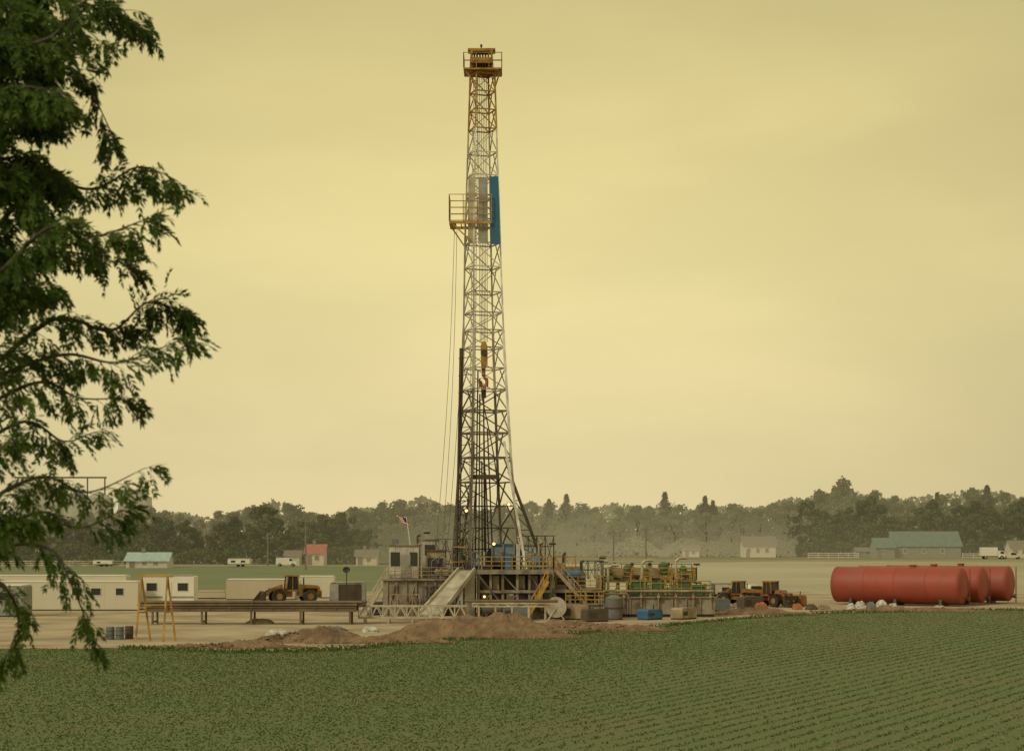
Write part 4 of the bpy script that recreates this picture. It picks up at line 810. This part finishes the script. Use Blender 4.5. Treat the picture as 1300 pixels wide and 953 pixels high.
while px<1370:
    left=px<640; dusty=640<px<1010
    Y=random.uniform(472,505) if left else random.uniform(612,640)
    top=lerp(SKY,px)+random.uniform(2,30); h=gz(top,Y)*1.04
    grp=('trees of the far treeline left of the rig' if left else 'dusty trees of the far treeline right of the rig' if dusty else 'trees of the far treeline at the right')
    lb=('olive green broadleaf tree in the far treeline left of the rig' if left else 'pale broadleaf tree with dusty air painted into its leaves in the far treeline right of the rig' if dusty else 'darker olive broadleaf tree in the far treeline at the right')
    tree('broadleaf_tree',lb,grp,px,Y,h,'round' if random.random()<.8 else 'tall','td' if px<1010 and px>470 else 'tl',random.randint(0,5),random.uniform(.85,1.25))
    px+=random.uniform(11,21)
px=-70
while px<1390:
    Y=random.uniform(560,600) if px<640 else random.uniform(680,740)
    h=gz(lerp(SKY,px)+random.uniform(-5,9),Y)*1.04
    tree('broadleaf_tree','hazy broadleaf tree behind the front row of the treeline','hazy trees of the second row of the treeline',px,Y,h,'round' if random.random()<.6 else 'tall','tm',random.randint(0,5),random.uniform(.8,1.2))
    px+=random.uniform(15,27)
for k,(px,py,Y,lb) in enumerate(((844,625,650,'tall dark conifer rising above the treeline behind the pump units'),(895,630,655,'pointed dark conifer right of the tallest conifer'),(905,636,655,'shorter pointed conifer touching its taller neighbour'),(719,628,660,'narrow conifer right behind the derrick foot'),(697,634,660,'short narrow conifer nearest right of the derrick'),(1190,626,660,'dark conifer above the large barn'),(1253,617,665,'dark conifer over the white box truck'))):
    tree('conifer_tree',lb,'conifers rising above the far treeline',px,Y,gz(py,Y),'con','con',k%3,1.25)
tree('poplar_tree','tallest feathery tree rising above the right treeline left of the barn','tall feathery trees right',1070,650,gz(602,650),'tall','tm',2,.9)
rnd=random.Random(77); b=MB()
for i in range(26000):
    Y=rnd.uniform(850,930); x=rnd.uniform(-330,330); px=650+x*F/Y; top=gz(lerp(SKY,px)+6,Y)+2.2*noise.noise(Vector((x*.08,0,0)))*2
    z=top*rnd.random()**.6; c=Vector((x,Y,z)); s_=rnd.uniform(.5,1.3); u_=Vector((rnd.gauss(0,1),rnd.gauss(0,1),rnd.gauss(0,1))).normalized()*s_; v_=u_.cross(Vector((rnd.gauss(0,1),rnd.gauss(0,1),.3))).normalized()*s_
    b.add([c-u_,c-v_,c+u_,c+v_],[(0,1,2,3)])
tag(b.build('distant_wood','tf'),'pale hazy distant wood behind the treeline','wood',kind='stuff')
b=MB(); b2=MB()
for i in range(20000):
    px=rnd.uniform(-60,1370); left=px<640; Y=(rnd.uniform(466,480) if left else rnd.uniform(606,614)); x=gx(px,Y)
    hh=(2.4+3.4*noise.noise(Vector((x*.12,0,5)))+1.4)*(1 if left else 1.2); z=max(0,hh)*rnd.random()**.8; c=Vector((x,Y,z)); s_=rnd.uniform(.2,.5)
    u_=Vector((rnd.gauss(0,1),rnd.gauss(0,1),rnd.gauss(0,1))).normalized()*s_; v_=u_.cross(Vector((rnd.gauss(0,1),rnd.gauss(0,1),.3))).normalized()*s_
    (b2 if 470<px<1010 else b).add([c-u_,c-v_,c+u_,c+v_],[(0,1,2,3)])
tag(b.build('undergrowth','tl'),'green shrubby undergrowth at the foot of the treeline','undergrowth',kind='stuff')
tag(b2.build('undergrowth','td'),'pale undergrowth with painted-in dusty air at the foot of the treeline behind the rig','undergrowth',kind='stuff')
# ------------------------------------------------------------------ foreground tree
D=18.0; rnd=random.Random(21)
TX=gx(-260,D); ft=thing('foreground_tree','large green leafy tree with feathery drooping sprays at the left edge','tree',(TX,D,0),world=True)
tb=MB(); trunk=[Vector((TX,D,0)),Vector((TX+.1,D,3)),Vector((TX-.05,D+.1,6)),Vector((TX+.1,D,9)),Vector((TX+.3,D,12)),Vector((TX+.5,D,14))]; tb.path(trunk,.32,12,.06); tb.build('trunk','bark',ft)
lm=MB(); lf=MB()
def bez(pts,n):
    out=[]
    for i in range(len(pts)-1):
        p0=pts[max(i-1,0)];p1=pts[i];p2=pts[i+1];p3=pts[min(i+2,len(pts)-1)]
        for k in range(n):
            t=k/n; out.append(.5*((2*p1)+(-p0+p2)*t+(2*p0-5*p1+4*p2-p3)*t*t+(-p0+3*p1-3*p2+p3)*t**3))
    out.append(pts[-1]); return out
def leaflet(c,d,n_,l_,w_):
    s_=d.cross(n_).normalized()*w_; lf.add([c,c+d*l_*.4+s_,c+d*l_+n_*rnd.uniform(-.01,.01),c+d*l_*.4-s_],[(0,1,2,3)])
def compound(p,d,L_):
    d=d.normalized(); n_=Vector((rnd.gauss(0,.7),rnd.gauss(0,.9),1)).normalized(); side=d.cross(n_).normalized(); q=p.copy(); k=rnd.randint(4,6)
    for i in range(k):
        d=(d+Vector((0,0,-.16))).normalized(); q2=q+d*L_/k
        for s_ in(-1,1):
            ld=(side*s_*.7+d+Vector((rnd.uniform(-.35,.35),rnd.uniform(-.35,.35),rnd.uniform(-.4,.1)))).normalized(); leaflet(q2,ld,(n_+Vector((rnd.uniform(-.6,.6),rnd.uniform(-.6,.6),0))).normalized(),rnd.uniform(.055,.085),rnd.uniform(.010,.015))
        q=q2
    leaflet(q,d,n_,.08,.013)
def twig(p,d,l_,dens):
    pts=[p]; d=d.normalized(); n=5
    for i in range(n): d=(d+Vector((rnd.uniform(-.25,.25),rnd.uniform(-.25,.25),rnd.uniform(-.24,.12)))).normalized(); pts.append(pts[-1]+d*l_/n)
    lm.path(pts,.004,4,.002)
    for i in range(1,n+1):
        for k in range(dens):
            if rnd.random()<.15: continue
            ld=(d+Vector((rnd.uniform(-.9,.9),rnd.uniform(-1,1),rnd.uniform(-1.0,.5)))).normalized(); compound(pts[i],ld,rnd.uniform(.12,.22))
BR=[((-150,150),(-40,70),(60,50),(110,0),(150,15)),((-150,60),(-30,-20),(60,-10),(172,30)),((-150,90),(-40,20),(40,20),(120,50)),((-150,230),(-40,150),(40,80),(100,95),(140,165)),((-160,260),(-60,190),(0,150),(60,150)),((-150,200),(-60,140),(20,110),(80,120)),
 ((-160,380),(-30,310),(50,235),(120,240),(175,212),(218,226)),((-160,420),(-20,360),(60,290),(120,300),(180,280)),((-160,330),(-60,260),(0,225),(50,265)),((-160,420),(-20,370),(60,320),(160,335)),((-150,300),(-60,240),(10,200),(60,215)),
 ((-160,540),(-20,470),(70,405),(140,420),(185,385),(228,393)),((-160,540),(-10,480),(80,450),(150,460),(228,432)),((-160,580),(-30,520),(50,485),(100,505),(155,505)),((-160,500),(-60,420),(0,370),(55,365)),
 ((-160,640),(-50,580),(30,535),(80,560),(115,550)),((-160,720),(-40,650),(50,605),(110,625),(176,598)),((-160,740),(-40,690),(50,650),(100,670),(150,650)),
 ((-150,790),(-50,750),(5,745),(24,790),(12,825)),((-150,770),(-20,700),(60,695),(90,740),(116,805)),((-150,450),(-90,400),(-30,330),(10,325)),((-150,620),(-90,560),(-20,580),(10,560)),((-150,120),(-90,60),(-30,60),(25,30)),((-150,690),(-80,660),(-20,650),(20,660))]
for bi,pts in enumerate(BR):
    dz=rnd.uniform(-.9,.9); low=pts[-1][1]>495; vlow=pts[-1][1]>700; up=pts[-1][1]<300; P3=[W(x,y,D+dz*(1 if i else .4)+rnd.uniform(-.2,.2)) for i,(x,y) in enumerate(pts)]
    st=Vector((TX+.05,D,P3[0].z-.9)); P3=[st]+P3; c=bez(P3,6); lm.path(c,.035,6,.004)
    n=len(c)
    for i in range(6,n):
        px=650+c[i].x*F/c[i].y
        if px<-70: continue
        d=(c[min(i+1,n-1)]-c[i-1]).normalized(); f=i/n
        cnt=(3 if up and px<45 else 2) if px<90 else (2 if not low and rnd.random()<.7 else 1)
        if low and rnd.random()<.25: cnt=0
        if vlow: cnt=1 if rnd.random()<.7 else 0
        for k in range(cnt):
            sd=Vector((rnd.uniform(-.6,.8),rnd.uniform(-1,1),rnd.uniform(-1.0,.7))); twig(c[i],d*.9+sd*.9,rnd.uniform(.14,.30)*(1.15-.5*f),2 if px<(70 if up else 40) and not low else 1)
    twig(c[-1],d,.16,2)
lm.build('branch','bark',ft); fo=lf.build('crown','leaf',ft)
print('leaflets',len(lf.f))
# ------------------------------------------------------------------ light, world, camera
w=bpy.data.worlds.new('World'); bpy.context.scene.world=w; w.use_nodes=True; n=w.node_tree.nodes; l=w.node_tree.links; bg=n['Background']
sd=Vector((-.55,-.55,.62)).normalized(); el=math.asin(sd.z); az=math.atan2(sd.x,sd.y)
sk=n.new('ShaderNodeTexSky'); sk.sky_type='NISHITA'; sk.sun_disc=False; sk.sun_elevation=el; sk.sun_rotation=az; sk.dust_density=4
tc=n.new('ShaderNodeTexCoord'); sp=n.new('ShaderNodeSeparateXYZ'); l.new(tc.outputs['Generated'],sp.inputs[0])
rp=n.new('ShaderNodeValToRGB'); rp.color_ramp.interpolation='B_SPLINE'; cr=rp.color_ramp
def lin(c): return tuple(1.1*(((v/255)/12.92 if v/255<=.04045 else ((v/255+.055)/1.055)**2.4)) for v in c)
stops=[(0,(220,203,154)),(.06,(225,209,155)),(.12,(228,212,150)),(.18,(222,206,142)),(.24,(209,194,132)),(.30,(198,184,124)),(.6,(200,190,146)),(1,(198,192,156))]
while len(cr.elements)<len(stops): cr.elements.new(.5)
for e,(p,c) in zip(cr.elements,stops): e.position=p; e.color=(*lin(c),1)
l.new(sp.outputs[2],rp.inputs[0])
mp_=n.new('ShaderNodeMapping'); mp_.inputs['Scale'].default_value=(2.6,2.6,8); mp_.inputs['Rotation'].default_value=(0,R(8),0); mp_.inputs['Location'].default_value=(.3,.9,.1); l.new(tc.outputs['Generated'],mp_.inputs[0])
nz=n.new('ShaderNodeTexNoise'); nz.inputs['Scale'].default_value=1.7; nz.inputs['Detail'].default_value=6; nz.inputs['Roughness'].default_value=.5; nz.inputs['Distortion'].default_value=.15; l.new(mp_.outputs[0],nz.inputs[0])
mr=n.new('ShaderNodeMapRange'); mr.interpolation_type='SMOOTHSTEP'; l.new(nz.outputs[0],mr.inputs[0]); mr.inputs[1].default_value=.3; mr.inputs[2].default_value=.7; mr.inputs[3].default_value=.945; mr.inputs[4].default_value=1.055
ax=n.new('ShaderNodeMath'); ax.operation='POWER'; ab=n.new('ShaderNodeMath'); ab.operation='ABSOLUTE'; l.new(sp.outputs[0],ab.inputs[0]); l.new(ab.outputs[0],ax.inputs[0]); ax.inputs[1].default_value=2
mz=n.new('ShaderNodeMapRange'); l.new(ax.outputs[0],mz.inputs[0]); mz.inputs[1].default_value=0; mz.inputs[2].default_value=.07; mz.inputs[3].default_value=1; mz.inputs[4].default_value=.81
mu=n.new('ShaderNodeMath'); mu.operation='MULTIPLY'; l.new(mr.outputs[0],mu.inputs[0]); l.new(mz.outputs[0],mu.inputs[1])
m1=n.new('ShaderNodeMixRGB'); m1.blend_type='MULTIPLY'; m1.inputs[0].default_value=1; l.new(rp.outputs[0],m1.inputs[1]); l.new(mu.outputs[0],m1.inputs[2])
m10=n.new('ShaderNodeVectorMath'); m10.operation='SCALE'; m10.inputs['Scale'].default_value=10; l.new(m1.outputs[0],m10.inputs[0])
m2=n.new('ShaderNodeMixRGB'); m2.inputs[0].default_value=.965; l.new(sk.outputs[0],m2.inputs[1]); l.new(m10.outputs[0],m2.inputs[2])
l.new(m2.outputs[0],bg.inputs[0]); bg.inputs[1].default_value=.1
sl=bpy.data.lights.new('sun','SUN'); sl.energy=1.5; sl.angle=R(10); sl.color=(1,.9,.68); so=bpy.data.objects.new('sun',sl); C.objects.link(so); so.rotation_euler=(-sd).to_track_quat('-Z','Y').to_euler()
cam=bpy.data.cameras.new('camera'); co=bpy.data.objects.new('camera',cam); C.objects.link(co); co.location=(0,0,H); co.rotation_euler=(R(90),0,0)
cam.lens=F/1300*36; cam.sensor_width=36; cam.shift_y=(HZ-476.5)/1300; cam.clip_end=8000; bpy.context.scene.camera=co
cam.dof.use_dof=True; cam.dof.focus_distance=190; cam.dof.aperture_fstop=3.4
vs=bpy.context.scene.view_settings; vs.view_transform='Standard'; vs.look='None'; vs.exposure=0
